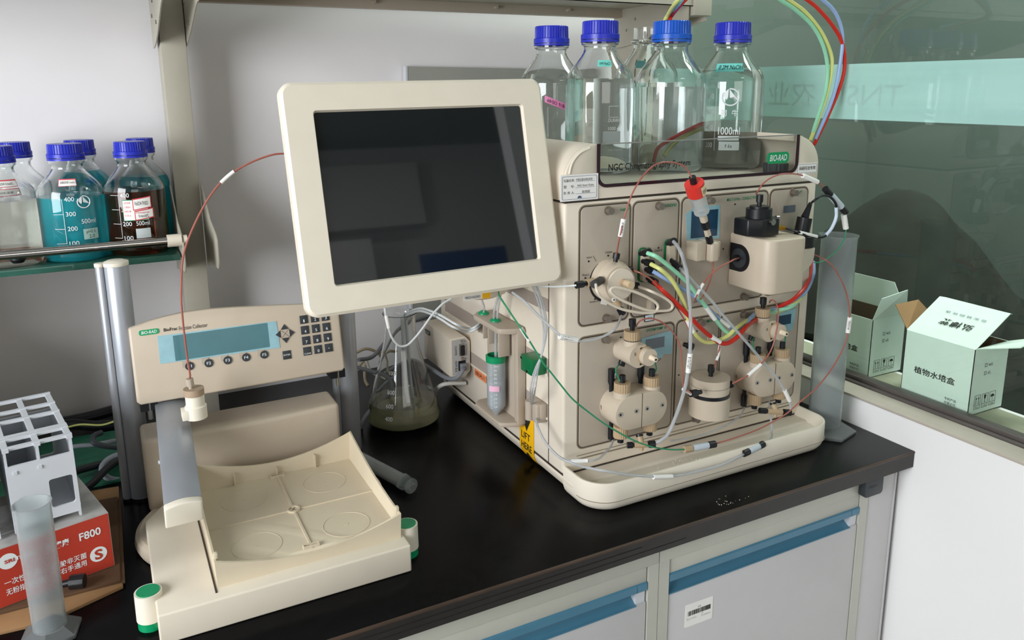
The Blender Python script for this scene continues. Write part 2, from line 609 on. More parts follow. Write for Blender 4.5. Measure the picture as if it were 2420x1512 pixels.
def cabinet(x0, x1, label, sticker=False):
    e = empty('base_cabinet', ((x0 + x1) / 2, 1.05, ZF), label, 'cabinet', 'grey base cabinets under the worktop')
    t = 0.0165
    b = MB()
    b.box(x0, x0 + t, 0.735, 1.42, ZF + 0.02, -0.0268)
    b.box(x1 - t, x1, 0.735, 1.42, ZF + 0.02, -0.0268)
    b.box(x0 + t, x1 - t, 1.40, 1.42, ZF + 0.02, -0.0268)
    b.box(x0 + t, x1 - t, 0.745, 1.40, ZF + 0.02, ZF + 0.05)
    b.build('body', CABF, e)
    MB().box(x0, x1, 0.7345, 0.75, -0.0565, -0.0268, bev=0.001).build('top_rail', CABF, e)
    dx0, dx1 = x0 + t + 0.0015, x1 - t - 0.0015
    f = MB()
    f.box(dx0, dx1, 0.737, 0.7435, -0.0795, -0.058, bev=0.0006)
    f.build('upper_strip', CABF, e)
    d = MB().box(dx0, dx1, 0.7365, 0.7545, ZF + 0.06, -0.1085, bev=0.0008).build('door', CABG, e)
    # blue extruded pull: top lip, concave channel, lower lip
    pr = [(0.7365, -0.0785), (0.7345, -0.080), (0.7345, -0.0895), (0.738, -0.0895), (0.7475, -0.0905), (0.7515, -0.096), (0.7475, -0.103),
          (0.7395, -0.108), (0.7355, -0.1082), (0.7355, -0.1098), (0.753, -0.1098), (0.757, -0.1), (0.757, -0.0785)]
    b = MB()
    b.prism(pr, 'x', dx0, dx1 - 0.016)
    b.prism([(0.7365, -0.0785), (0.7345, -0.080), (0.7345, -0.0895), (0.757, -0.0895), (0.757, -0.0785)], 'x', dx1 - 0.0165, dx1)
    h = b.build('handle', CABB, d)
    MB().prism([(0.738, -0.09), (0.7385, -0.1085), (0.7562, -0.1085), (0.7562, -0.09)], 'x', dx1 - 0.0158, dx1 - 0.001).build('handle_end_cap', WHITEP, d)
    if sticker:
        M = fr((0.6405, 0.7364, -0.171), (1, 0, -0.02), (0, 0, 1))
        s_ = MB().prism(rr(0, 0.0485, 0, 0.0345, 0.002), 'z', 0, 0.0003, M=M).build('asset_sticker', WHITE, d)
        bb = MB()
        x = 0.005
        random.seed(3)
        while x < 0.0445:
            wv = random.choice((0.0004, 0.0006, 0.0012, 0.0016))
            bb.box(x, x + wv, 0.0165, 0.0235, 0.0003, 0.0005, M=M)
            x += wv + random.choice((0.0004, 0.0006, 0.0009))
        bb.build('barcode', INK, d)
        text('设备', fr(M @ Vector((0.0215, 0.0248, 0)), (1, 0, -0.02)), 0.006, 0.003, INK, d)
        text('ZB-TL-M 0012', fr(M @ Vector((0.003, 0.0105, 0)), (1, 0, -0.02)), 0.017, 0.002, INK, d)
        text('CP', fr(M @ Vector((0.0285, 0.0128, 0)), (1, 0, -0.02)), 0.003, 0.0025, INK, d)
        text('2016000018', fr(M @ Vector((0.0285, 0.0095, 0)), (1, 0, -0.02)), 0.016, 0.0018, INK, d)
    return e


cabinet(0.593, 0.990, 'grey base cabinet nearest the white wall, blue pull and barcode sticker', True)
cabinet(0.196, 0.592, 'grey base cabinet with blue pull, left of the stickered one')
fp = MB()
fp.box(0.9905, 1.052, 0.737, 0.7435, ZF, -0.0268, bev=0.0008)
fp.box(1.0505, 1.0535, 0.7355, 0.737, ZF, -0.03)
o = fp.build('filler_panel', CABG)
tag(o, 'narrow grey filler panel between the cabinet and the white wall', 'panel')
b = MB()
b.prism(rr(0, 0.040, 0, 0.031, (0.006, 0.006, 0.001, 0.001)), 'y', 0, -0.014, bev=0.001, M=Matrix.Translation((0.9655, 0.7368, -0.0575)))
o = b.build('cable_box', CHAR)
tag(o, 'small dark grey box fixed under the worktop edge, beside the filler panel', 'box')
text('RELAY', fr((0.975, 0.7228, -0.043)), 0.018, 0.004, BLACKP, o)

# ================================================================== REAGENT RACK (back)
rk = empty('reagent_rack', (0.5, 1.41, 0), 'beige enamelled reagent rack with upright posts, upper shelf and glass lower shelf', 'rack')
for x0 in (0.1045, 0.997):
    p = MB().box(x0, x0 + 0.0375, 1.385, 1.445, 0.0, 0.72, bev=0.0012).build('post', RACKM, rk)
    sl = MB()
    if x0 > 0.5:
        for k in range(20):
            z = 0.59 - k * 0.0225
            sl.box(x0 + 0.0035, x0 + 0.0055, 1.3842, 1.386, z, z + 0.016)
            sl.box(x0 + 0.032, x0 + 0.034, 1.3842, 1.386, z, z + 0.016)
        sl.build('slots', BLACKP, p)
# side brackets below the upper shelf (arched lower edge)


def arch(y0, y1, ztop, zlo, zhi, n=14):
    pts = [(y1, ztop), (y0, ztop)]
    for k in range(n + 1):
        t = k / n
        pts.append((y0 + (y1 - y0) * t, zhi - (zhi - zlo) * sin(t * pi / 2) ** 1.3))
    return pts


for x0 in (0.098, 0.1432, 0.9935, 1.0355):
    zl = 0.615 if x0 < 0.5 else 0.628
    a_ = MB().prism(arch(1.205, 1.445, 0.705, zl, 0.668), 'x', x0, x0 + 0.0018).build('shelf_bracket', RACKM, rk)
    sc = MB()
    for yy, zz in ((1.33, 0.648), (1.40, 0.662), (1.37, 0.682)):
        sc.cyl((x0 - 0.0015, yy, zz), (x0 + 0.003, yy, zz), 0.003, n=14, bev=0.0008)
    sc.build('screw', STEEL, a_)
b = MB()
b.box(0.145, 1.0, 1.20, 1.2015, 0.692, 0.735)
b.box(0.145, 1.0, 1.20, 1.44, 0.7045, 0.706)
b.box(0.145, 1.0, 1.20, 1.212, 0.692, 0.6935)
b.build('upper_shelf', RACKM, rk)
b = MB()
b.box(-0.8, 0.098, 1.20, 1.2015, 0.692, 0.735)
b.box(-0.8, 0.098, 1.20, 1.44, 0.7045, 0.706)
b.build('upper_shelf', RACKM, rk)
b = MB()
b.box(0.142, 0.997, 1.415, 1.44, 0.688, 0.712, bev=0.001)
for x in (0.3, 0.46, 0.70, 0.86):
    b.cyl((x, 1.405, 0.698), (x, 1.416, 0.698), 0.003, n=14)
b.build('rear_rail', TAUPE, rk)
b = MB()
b.prism([(1.0, 0.676), (1.04, 0.676), (1.04, 0.735), (1.0, 0.735)], 'y', 1.195, 1.26, bev=0.001)
b.build('beam_end_cap', RACKM, rk)
# lower shelf on the left
MB().box(-0.8, 0.094, 1.265, 1.44, 0.300, 0.309, bev=0.0006).build('glass_shelf', GLASS_G, rk)
MB().box(-0.8, 0.094, 1.30, 1.44, 0.2965, 0.2995).build('shelf_tray', mat('grey_steel_tray', '#9aa099', 0.4, var=0.04), rk)
br_pts = [(1.385, 0.40), (1.375, 0.40), (1.30, 0.352), (1.245, 0.338), (1.235, 0.330), (1.235, 0.298), (1.242, 0.285), (1.30, 0.280), (1.385, 0.262)]
for x0 in (0.0965, 0.1435):
    MB().prism(br_pts, 'x', x0, x0 + 0.0022, bev=0.0005).build('shelf_bracket', RACKM, rk)
MB().tube([(-0.8, 1.245, 0.334), (0.083, 1.245, 0.334)], 0.0062, n=24, smooth=False).build('guard_rail', CHROME, rk)
b = MB()
b.cyl((0.077, 1.245, 0.334), (0.0964, 1.245, 0.334), 0.0092, n=28, bev=0.001)
b.cyl((0.0988, 1.245, 0.334), (0.104, 1.245, 0.334), 0.007, n=24, bev=0.001)
b.build('rail_socket', CREAM, rk)
b = MB().lathe([(0, -0.006), (0.007, -0.005), (0.0105, 0), (0.009, 0.006), (0, 0.007)], M=Matrix.Translation(P(42, 612, 1.262)), n=24)
b.build('rubber_stop', BLACKP, rk)

# board leaning on the back wall
b = MB().box(0, 0.42, 0, 0.012, -0.5, 0, M=Matrix.Translation((0.537, 1.462, 0.5895)) @ Matrix.Rotation(radians(0.8), 4, 'Y'))
o = b.build('wall_board', mat('grey_board', '#9a9b93', 0.6, var=0.02))
tag(o, 'flat grey board against the back wall, behind the touch monitor', 'board')
MB().box(-0.004, 0, -0.001, 0.013, -0.5, 0.0005, M=Matrix.Translation((0.537, 1.462, 0.5895)) @ Matrix.Rotation(radians(0.8), 4, 'Y')).build('white_edge_strip', WHITEP, o)


# ================================================================== BOTTLES
def on_cyl(c, R, z0, ang0):
    """bend text around a bottle: x -> angle, y -> height; ang0 = direction (radians) of the text's left edge"""
    def f(x, y):
        a = ang0 + x / R
        return Vector((c[0] + R * cos(a), c[1] + R * sin(a), z0 + y))
    return f


def bottle(c, z, D, H, liquid, lm, label, capm=CAPB, ribs=38, cap=True, group=None, name='reagent_bottle'):
    e = empty(name, (c[0], c[1], z), label, 'bottle', group)
    R = D / 2
    k = H
    T = 0.0022
    rn = D * 0.235                      # neck radius
    zs, zn = 0.62 * k, 0.855 * k        # shoulder start, neck base
    prof = [(0, 0.004), (R * 0.72, 0.003), (R * 0.86, 0.0), (R * 0.95, 0.002), (R, 0.009), (R, zs)]
    for t in (0.12, 0.25, 0.4, 0.6, 0.8, 0.95):
        a = t
        r = R + (rn - R) * (a ** 1.5 * 0.35 + 0.65 * (1 - cos(pi * a)) / 2)
        prof.append((r, zs + (zn - zs) * (t ** 0.85)))
    prof += [(rn, zn), (rn, zn + 0.006), (rn * 1.16, zn + 0.009), (rn * 1.16, zn + 0.012), (rn, zn + 0.014), (rn, k)]
    inner = [(max(0, r - T), zz + (T if i < 5 else 0)) for i, (r, zz) in enumerate(prof)]
    inner[0] = (0, 0.004 + T)
    loop = prof + inner[::-1]
    g = MB().lathe(loop, n=64)
    g.build('glass_body', GLASS, e, local=True, smooth=50)
    # liquid
    if liquid > 0:
        ip = [(0, 0.0058)] + [(max(0, r - T * 0.9), zz + (T * 0.8 if i < 5 else 0)) for i, (r, zz) in enumerate(prof)][1:]
        zl = liquid * k
        lp = []
        for (r, zz) in ip:
            if zz < zl:
                lp.append((r, zz))
            else:
                (r0, z0) = lp[-1]
                f = (zl - z0) / (zz - z0)
                lp.append((r0 + (r - r0) * f, zl))
                break
        lp.append((0, zl))
        MB().lathe(lp, n=64).build('liquid', lm, e, local=True, smooth=50)
    if cap:
        rc = D * 0.268
        hc = H * 0.125
        zc = zn + 0.016
        b = MB()
        prof2 = []
        n = ribs * 6
        bm = bmesh.new()
        rings = []
        for (rr_, zz, kn) in ((rc * 1.045, 0, 0), (rc * 1.045, hc * 0.26, 0), (rc * 0.985, hc * 0.30, 1), (rc * 0.97, hc * 0.95, 1), (rc * 0.93, hc, 0.3), (0.0001, hc, 0)):
            ring = []
            for i in range(n):
                a = 2 * pi * i / n
                d = (1 - 0.045 * kn * (1 if (i % 6) in (0, 1) else 0))
                ring.append(bm.verts.new((rr_ * d * cos(a), rr_ * d * sin(a), zc + zz)))
            rings.append(ring)
        for A, B in zip(rings[:-1], rings[1:]):
            for i in range(n):
                bm.faces.new((A[i], A[(i + 1) % n], B[(i + 1) % n], B[i]))
        bm.faces.new(rings[0][::-1])
        b._add(bm)
        b.build('screw_cap', capm, e, local=True, smooth=25)
        MB().lathe([(rn * 1.0005, zc - 0.001), (rn * 1.19, zc - 0.001), (rn * 1.19, zc - 0.004), (rn * 1.0005, zc - 0.004)], n=40, closed=True).build('pouring_ring', capm, e, local=True)
    e['R'] = R
    return e


def btext(e, s, w, h, m, z, deg, rad_scale=1.004, name='graduation', **k):
    """text printed on the bottle wall; deg is the bearing of its left edge seen from the bottle's axis"""
    R = e['R'] * rad_scale
    return text(s, None, w, h, m, e, name=name, bend=lambda x, y: Vector((R * cos(radians(deg) + x / R), R * sin(radians(deg) + x / R), z + y)), local=True, **k)


def bpatch(e, z0, z1, deg0, deg1, m, rs0=1.004, rs1=1.004, name='label', tilt=0.0, n=10, lift=0.0):
    R = e['R']
    b = bmesh.new()
    rows = []
    for (z, rs, lf) in ((z0, rs0, 0), (z1, rs1, 0)):
        rows.append([b.verts.new(((R * rs + 0.0004) * cos(radians(deg0 + (deg1 - deg0) * i / n)), (R * rs + 0.0004) * sin(radians(deg0 + (deg1 - deg0) * i / n)), z + tilt * (i / n - 0.5))) for i in range(n + 1)])
    for i in range(n):
        b.faces.new((rows[0][i], rows[0][i + 1], rows[1][i + 1], rows[1][i]))
    q = MB()
    q._add(b)
    return q.build(name, m, e, local=True)


def bline(e, pts, m, r=0.0004, name='graduation_line'):
    R = e['R'] * 1.003
    q = MB()
    for (a0, z0, a1, z1) in pts:
        L = [Vector((R * cos(radians(a0 + (a1 - a0) * t / 6)), R * sin(radians(a0 + (a1 - a0) * t / 6)), z0 + (z1 - z0) * t / 6)) for t in range(7)]
        q.tube(L, r, n=5, smooth=False)
    return q.build(name, m, e, local=True)


def blogo(e, zc, deg, s):
    """round horn emblem printed on the bottle"""
    R = e['R'] * 1.004

    def f(x, y):
        return Vector((R * cos(radians(deg) + x / R), R * sin(radians(deg) + x / R), zc + y))
    q = MB()
    pts = [f(s * cos(a), s * sin(a)) for a in [radians(100 - 15 * i) for i in range(22)]]
    q.tube(pts, s * 0.09, n=5, smooth=False)
    q.quad([f(-s * 1.0, s * 0.35), f(-s * 0.45, -s * 0.35), f(-s * 0.3, s * 0.0), f(-s * 0.25, s * 1.0)])
    q.quad([f(-s * 0.15, s * 0.95), f(-s * 0.1, -s * 0.05), f(s * 0.9, -s * 0.35), f(s * 0.2, s * 0.5)])
    return q.build('printed_emblem', INKW, e, local=True)


G1 = 'one litre glass bottles on top of the instrument'
Zt = 0.42
B2 = bottle((0.692, 1.042), Zt, 0.104, 0.2135, 0.66, WATER, 'clear one litre bottle with aqua tape on its shoulder, second from left', group=G1)
B3 = bottle((0.797, 1.004), Zt, 0.1085, 0.2135, 0.6, WATER, 'one litre bottle with brighter blue cap, coloured tubes running through it', CAPB2, group=G1)
B4 = bottle((0.9045, 0.988), Zt, 0.104, 0.2135, 0.715, WATER, 'rightmost one litre bottle, aqua tape marked NaOH on its shoulder', group=G1)
B1 = bottle((0.676, 1.160), Zt, 0.104, 0.2135, 0.70, WATER, 'one litre bottle with pink tape, half hidden behind the touch monitor', group=G1)
B5 = bottle((0.838, 1.117), Zt, 0.104, 0.224, 0.6, WATER, 'uncapped one litre bottle behind the brighter capped bottle', cap=False, group=G1)
PATCH = mat('enamel_patch', '#c3caca', 0.5, var=0.0)
# print on B4 (bearing towards the camera is about 227 degrees)
for s, z in (('800', 0.110), ('600', 0.086), ('400', 0.062), ('200', 0.035)):
    btext(B4, s, 0.0115, 0.0075, INKW, z, 188)
bline(B4, [(184, 0.062, 184, 0.125), (205, 0.03, 205, 0.125)], INKW, 0.00025)
blogo(B4, 0.112, 229, 0.0125)
btext(B4, '蜀  牛', 0.026, 0.010, INKW, 0.083, 214, name='printed_lettering')
btext(B4, '1000ml', 0.033, 0.0115, INKW, 0.055, 211, name='printed_lettering')
bpatch(B4, 0.046, 0.053, 211, 246, PATCH, name='write_on_patch')
bpatch(B4, 0.031, 0.0445, 213, 247, PATCH, name='write_on_patch')
btext(B4, 'Na', 0.01, 0.005, INK, 0.035, 224, 1.012, name='handwriting')
bpatch(B4, 0.150, 0.1625, 196, 252, TAPE, 0.875, 0.765, name='tape_label')
e_ = text('0.2M NaOH', None, 0.036, 0.0065, INK, B4, name='handwriting', local=True, shear=0.25,
          bend=lambda x, y: Vector(((0.052 * 0.845 - y * 0.42 + 0.0016) * cos(radians(203) + x / 0.043), (0.052 * 0.845 - y * 0.42 + 0.0016) * sin(radians(203) + x / 0.043), 0.1535 + y)))
# print on B2
bpatch(B2, 0.158, 0.1675, 232, 262, TAPE, 0.80, 0.70, name='tape_label')
text('1M NaCl', None, 0.016, 0.004, INK, B2, name='handwriting', local=True,
     bend=lambda x, y: Vector(((0.052 * 0.775 - y * 0.42 + 0.0016) * cos(radians(236) + x / 0.042), (0.052 * 0.775 - y * 0.42 + 0.0016) * sin(radians(236) + x / 0.042), 0.1605 + y)))
btext(B2, 'DURAN', 0.018, 0.005, INKW, 0.078, 252, name='printed_lettering')
btext(B2, '1000 ml', 0.020, 0.005, INKW, 0.066, 252, name='printed_lettering')
bpatch(B2, 0.046, 0.0645, 243, 274, mat('grey_write_patch', '#aeb8b8', 0.5, var=0.0), name='write_on_patch')
bline(B2, [(253, 0.085, 253, 0.101), (253, 0.085, 270, 0.085), (253, 0.101, 270, 0.101)], INKW, 0.0003)
btext(B2, 'Made in Germany', 0.024, 0.003, INKW, 0.035, 252, name='printed_lettering')
# print on B1
bpatch(B1, 0.098, 0.1085, 228, 272, PINK, name='tape_label', tilt=-0.016)
R1 = B1['R'] * 1.02
text('ddH2O  9.18', None, 0.028, 0.0055, INK, B1, name='handwriting', local=True,
     bend=lambda x, y: Vector((R1 * cos(radians(232) + x / R1), R1 * sin(radians(232) + x / R1), 0.1065 + y - x * 0.37)))
bpatch(B5, 0.158, 0.170, 205, 228, TAPE, 0.80, 0.70, name='tape_label')

# five 500 ml bottles on the glass shelf
G2 = 'half litre glass bottles on the glass shelf'
zs_ = 0.3092
H5 = 0.1535
b_blue = bottle((-0.0410, 1.318), zs_, 0.088, H5, 0.60, TEALW, 'turquoise solution bottle at the front of the glass shelf', group=G2)
b_brn = bottle((0.0435, 1.318), zs_, 0.084, H5, 0.62, AMBER, 'dark amber solution bottle at the right end of the glass shelf', group=G2)
b_blu2 = bottle((-0.0240, 1.405), zs_, 0.080, H5, 0.78, TEALW, 'turquoise solution bottle hidden behind the front turquoise one', group=G2)
b_blu3 = bottle((0.0610, 1.400), zs_, 0.076, H5, 0.70, TEALW, 'turquoise solution bottle standing behind the amber one', group=G2)
b_clr = bottle((-0.127, 1.315), zs_, 0.088, H5, 0.60, CLOUDY, 'clear greyish solution bottle cut by the left edge', group=G2)
b_clr2 = bottle((-0.110, 1.405), zs_, 0.082, H5, 0.13, AMBER, 'bottle with a little brown solution behind the greyish one', group=G2)
for e, d0 in ((b_blue, 242), (b_brn, 222)):
    for s, z in (('400', 0.088), ('300', 0.067), ('200', 0.046), ('100', 0.025)):
        btext(e, s, 0.0125, 0.0062, INKW, z, d0 + 18)
    L = [(d0 + 14, 0.028, d0 + 14, 0.091)] + [(d0 - 4, z, d0 + 14, z) for z in (0.028, 0.049, 0.070, 0.091)]
    bline(e, L, INKW, 0.00035)
blogo(b_blue, 0.086, 292, 0.0085)
btext(b_blue, '500ml', 0.020, 0.0065, INKW, 0.055, 284, name='printed_lettering')
bpatch(b_blue, 0.032, 0.047, 285, 312, mat('worn_patch', '#a8c8c0', 0.5, var=0.0), name='write_on_patch')
btext(b_blue, 'pH5.5', 0.013, 0.0055, INK, 0.0395, 290, 1.014, name='handwriting')
btext(b_blue, '2.0', 0.008, 0.005, INK, 0.0335, 294, 1.014, name='handwriting')


def plabel(e, z0, z1, d0, d1, rs0=1.006, rs1=1.006, tilt=0.0, txt='', tz=0, th=0.004, tw=0.02, off=0, td=0):
    p = bpatch(e, z0, z1, d0, d1, INKR, rs0, rs1, name='label', tilt=tilt)
    g = 1.4
    k = (z1 - z0) * 0.09
    bpatch(e, z0 + k, z1 - k, d0 + g, d1 - g, WHITE, rs0 + 0.007 * 1, rs1 + 0.007, name='label_face', tilt=tilt * 0.95)
    if txt:
        Rl = e['R'] * (rs0 + rs1) / 2
        sl = (rs1 - rs0) * e['R'] / (z1 - z0)
        zm = (z0 + z1) / 2
        text(txt, None, tw, th, INK, e, name='handwriting', local=True, shear=0.2,
             bend=lambda x, y: Vector(((Rl + 0.0016 + (y + tz - zm) * sl) * cos(radians(d0 + 4 + td) + x / Rl), (Rl + 0.0016 + (y + tz - zm) * sl) * sin(radians(d0 + 4 + td) + x / Rl), tz + y)))


plabel(b_blue, 0.1085, 0.119, 250, 286, 0.865, 0.775, txt='硫酸亚铁 1mol/L', tz=0.1125, tw=0.018, th=0.0035)
plabel(b_clr, 0.112, 0.122, 262, 312, 0.84, 0.74, txt='Na2SO4 1mol/L', tz=0.115, tw=0.022, th=0.0035)
plabel(b_clr, 0.100, 0.110, 262, 312, 0.93, 0.86, txt='MgSO4 溶液', tz=0.103, tw=0.022, th=0.0035)
bpatch(b_brn, 0.0535, 0.0845, 243, 290, GREENP, 1.006, 1.006, name='label')
bpatch(b_brn, 0.0545, 0.0835, 244, 289, WHITE, 1.010, 1.010, name='label_face')
for k, t_ in enumerate(('试剂名称', '主要成分', '配制日期', '负责人')):
    btext(b_brn, t_, 0.009, 0.003, INKR, 0.0785 - k * 0.0062, 246, 1.024, name='label_print')
bpatch(b_brn, 0.070, 0.087, 262, 296, INKR, 1.022, 1.022, name='label', tilt=0.003)
bpatch(b_brn, 0.0715, 0.0855, 263.5, 294.5, WHITE, 1.028, 1.028, name='label_face', tilt=0.003)
btext(b_brn, 'FeSO4·7H2O', 0.018, 0.0055, INK, 0.0760, 266, 1.042, name='handwriting')
bpatch(b_brn, 0.055, 0.0695, 264, 299, INKR, 1.022, 1.022, name='label', tilt=0.003)
bpatch(b_brn, 0.0565, 0.068, 265.5, 297.5, WHITE, 1.028, 1.028, name='label_face', tilt=0.003)
btext(b_brn, '1mol/L', 0.014, 0.0045, INK, 0.0580, 271, 1.042, name='handwriting')
btext(b_brn, 'Heasyprep', 0.018, 0.0035, INKR, 0.0632, 267, 1.042, name='handwriting')
btext(b_brn, '500ml', 0.018, 0.0065, INKW, 0.046, 265, name='printed_lettering')
bpatch(b_brn, 0.027, 0.0415, 263, 290, PATCH, name='write_on_patch')

# black screw cap lying in the reservoir tray
b = MB()
b.cyl((0.9165, 0.893, Zt), (0.9165, 0.893, Zt + 0.0135), 0.0185, n=60, bev=0.0015, knurl=18)
o = b.build('screw_cap', CHAR)
tag(o, 'loose black screw cap lying on the tray beside the rightmost litre bottle', 'cap')

# ================================================================== CHROMATOGRAPHY SYSTEM
XL, XR, YF, YBK = 0.519, 0.967, 0.857, 1.285
cs = empty('chromatography_system', (0.743, 1.07, 0), 'big cream chromatography instrument with touch monitor, valve modules and drip tray', 'lab instrument')


def arc(cx, cy, r, a0, a1, n=10):
    return [(cx + r * cos(radians(a0 + (a1 - a0) * k / n)), cy + r * sin(radians(a0 + (a1 - a0) * k / n))) for k in range(n + 1)]


# lower carcass (below the reservoir tray): rounded foot at the bottom of the sides
b = MB()
pts = [(XL + 0.004, 0.4055), (XL, 0.404), (XL, 0.030), (XR, 0.030), (XR, 0.404), (XR - 0.004, 0.4055)]
b.prism(pts, 'y', YF, YBK, bev=0.004, seg=3, ang=50)
b.build('housing', CREAM, cs)
b = MB()
pts = arc(XL + 0.029, 0.029, 0.029, 180, 270, 8) + arc(XR - 0.029, 0.029, 0.029, 270, 360, 8)
pts = [(x, max(z, 0.0)) for x, z in pts]
b.prism(pts, 'y', 0.829, YBK, bev=0.011, seg=4, ang=60)
b.build('base', CREAM, cs)
MB().box(XL + 0.0008, XR - 0.0008, YF + 0.0008, YBK - 0.001, 0.028, 0.0312).build('base_seam', DGROOVE, cs)
# upper shell with arched shoulders around the reservoir tray
OUT = [(XL, 0.4075)] + arc(XL + 0.050, 0.428, 0.050, 180, 90, 10) + [(0.5668, 0.478)]
SH = OUT + [(0.5668, 0.4068)]
up = MB()
zb = 0.4075
R_ = 0.0485
left = [(XL, zb)] + arc(XL + R_, 0.4295, R_, 180, 92, 12) + [(0.5672, 0.478), (0.5672, 0.4365)] + arc(0.5822, 0.4365, 0.015, 180, 270, 6)
right = arc(0.9085, 0.4365, 0.015, 270, 360, 6) + [(0.9235, 0.4365), (0.9235, 0.478)] + arc(XR - R_ + 0.003, 0.4295, R_ - 0.003, 86, 0, 12) + [(XR, zb)]
up.prism(left + right, 'y', YF, YF + 0.006, bev=0.0008, ang=60)
up.build('front_frame', CREAM, cs)
# side shoulders run back
lp = [(XL, zb)] + arc(XL + R_, 0.4295, R_, 180, 92, 12) + [(0.5672, 0.478), (0.5672, 0.4695)] + arc(XL + R_, 0.4295, R_ - 0.010, 92, 180, 12) + [(XL + 0.010, zb)]
rp = [(XR + XL - x, z) for x, z in lp]
for pp_ in (lp, rp):
    MB().prism(pp_, 'y', YF + 0.006, YBK, ang=60).build('shoulder', CREAM, cs)
MB().box(XL + 0.004, XR - 0.004, YF + 0.006, YBK, zb, 0.4195).build('reservoir_tray', CREAM, cs)
MB().box(XL + 0.02, XR - 0.02, YBK - 0.012, YBK - 0.001, 0.4195, 0.447, bev=0.002).build('tray_back', CREAM, cs)
MB().box(XL + 0.001, XR - 0.001, YF + 0.001, YBK - 0.002, 0.4045, 0.4082).build('shell_seam', DGROOVE, cs)
# acrylic window with maroon U trim
pane_pts = [(0.5672, 0.478), (0.5672, 0.4365)] + arc(0.5822, 0.4365, 0.015, 180, 270, 6) + arc(0.9085, 0.4365, 0.015, 270, 360, 6) + [(0.9235, 0.4365), (0.9235, 0.478)]
MB().prism(pane_pts, 'y', YF - 0.0002, YF + 0.0045).build('acrylic_window', ACRYL, cs)


def utrim(w, x0=0.5672, x1=0.9235, zt=0.478, zbm=0.4215, r=0.015):
    o_ = [(x0, zt)] + arc(x0 + r, zbm + r, r, 180, 270, 8) + arc(x1 - r, zbm + r, r, 270, 360, 8) + [(x1, zt)]
    i_ = [(x0 + w, zt)] + arc(x0 + r, zbm + r, r - w, 180, 270, 8) + arc(x1 - r, zbm + r, r - w, 270, 360, 8) + [(x1 - w, zt)]
    return o_ + i_[::-1]


MB().prism(utrim(0.0042), 'y', YF - 0.0012, YF + 0.001).build('window_trim', MAROON, cs)
wt = MB().box(0.5725, 0.918, YF - 0.0006, YF + 0.003, 0.4768, 0.4782)
wt.build('window_edge', mat('acrylic_edge', '#8a8a84', 0.2, var=0.0), cs)
text('NGC', fr((0.5845, YF - 0.0006, 0.4423)), 0.0225, 0.0092, INK, cs, bold=0.02)
text('™', fr((0.6072, YF - 0.0006, 0.4490)), 0.0025, 0.0022, INK, cs)
text('Chromatography System', fr((0.6105, YF - 0.0006, 0.4400)), 0.1085, 0.0118, INK, cs, bold=0.014)


def pill(M, w, h, parent, m=LOGO_G, txt='BIO-RAD', tk=0.78, kh=0.56):
    p = MB().prism(rr(0, w, 0, h, h * 0.38), 'z', 0, 0.0005, M=M).build('logo_badge', m, parent)
    text(txt, M @ Matrix.Translation((w * (1 - tk) / 2, h * (1 - kh) / 2, 0.0006)), w * tk, h * kh, INKW, parent, bold=0.015, shear=0.22)
    return p


pill(fr((0.8605, YF - 0.0006, 0.4375)), 0.0435, 0.0165, cs)
# contact ridge on the left shoulder
MB().tube([(0.5245 + 0.001, YF - 0.0003, 0.442), (0.530, YF - 0.0003, 0.456), (0.541, YF - 0.0003, 0.4675), (0.556, YF - 0.0003, 0.4735)], 0.0014, n=8).build('shoulder_ridge', CREAM_L, cs)

# ---- paper labels on the shell
lb = MB().prism([(0, 0), (0.0565, 0.0), (0.0565, 0.0335), (0, 0.0335)], 'z', 0, 0.0005, M=fr((0.5110 + 0.001, YF - 0.0009, 0.4075))).build('inventory_label', WHITE, cs)
M = fr((0.512, YF - 0.0014, 0.4075))
q = MB()
o_ = rr(0.0025, 0.0545, 0.002, 0.0315, 0.002)
i_ = rr(0.0029, 0.0541, 0.0024, 0.0311, 0.0018)
q.ring(o_, i_, 'z', 0, 0.0002, M=M)
q.box(0.0225, 0.0515, 0.0243, 0.0246, 0, 0.0002, M=M)
q.box(0.0225, 0.0515, 0.0165, 0.0168, 0, 0.0002, M=M)
q.box(0.0225, 0.0515, 0.0087, 0.009, 0, 0.0002, M=M)
q.prism(arc(0.0285, 0.003, 0.0032, 0, 180, 8), 'z', 0, 0.0003, M=M)
q.build('label_border', INKB, lb)
for i, (a_, c_) in enumerate((('仪器名称:', '中高压蛋白纯化系统'), ('型    号:', 'NGC Scout 10 plus'), ('负 责 人:', '段亮超'))):
    text(a_, M @ Matrix.Translation((0.0045, 0.0245 - i * 0.0078, 0)), 0.016, 0.0036, INK, lb)
    text(c_, M @ Matrix.Translation((0.023 + (0.009 if i == 2 else 0.002 if i == 1 else 0), 0.0250 - i * 0.0078, 0)), 0.012 if i == 2 else 0.0245, 0.0034, INK, lb)
lb2 = MB().box(0.9215, 0.9645, YF - 0.0007, YF + 0.0005, 0.4195, 0.4345).build('project_label', WHITE, cs)
q = MB()
q.ring([(0.9225, 0.4205), (0.9635, 0.4205), (0.9635, 0.4335), (0.9225, 0.4335)], [(0.9229, 0.4209), (0.9631, 0.4209), (0.9631, 0.4331), (0.9229, 0.4331)], 'y', YF - 0.0009, YF - 0.0006)
q.build('label_border', INKB, lb2)
text('科研项目专用', fr((0.9265, YF - 0.0009, 0.4245)), 0.033, 0.0058, INK, lb2, bold=0.01)

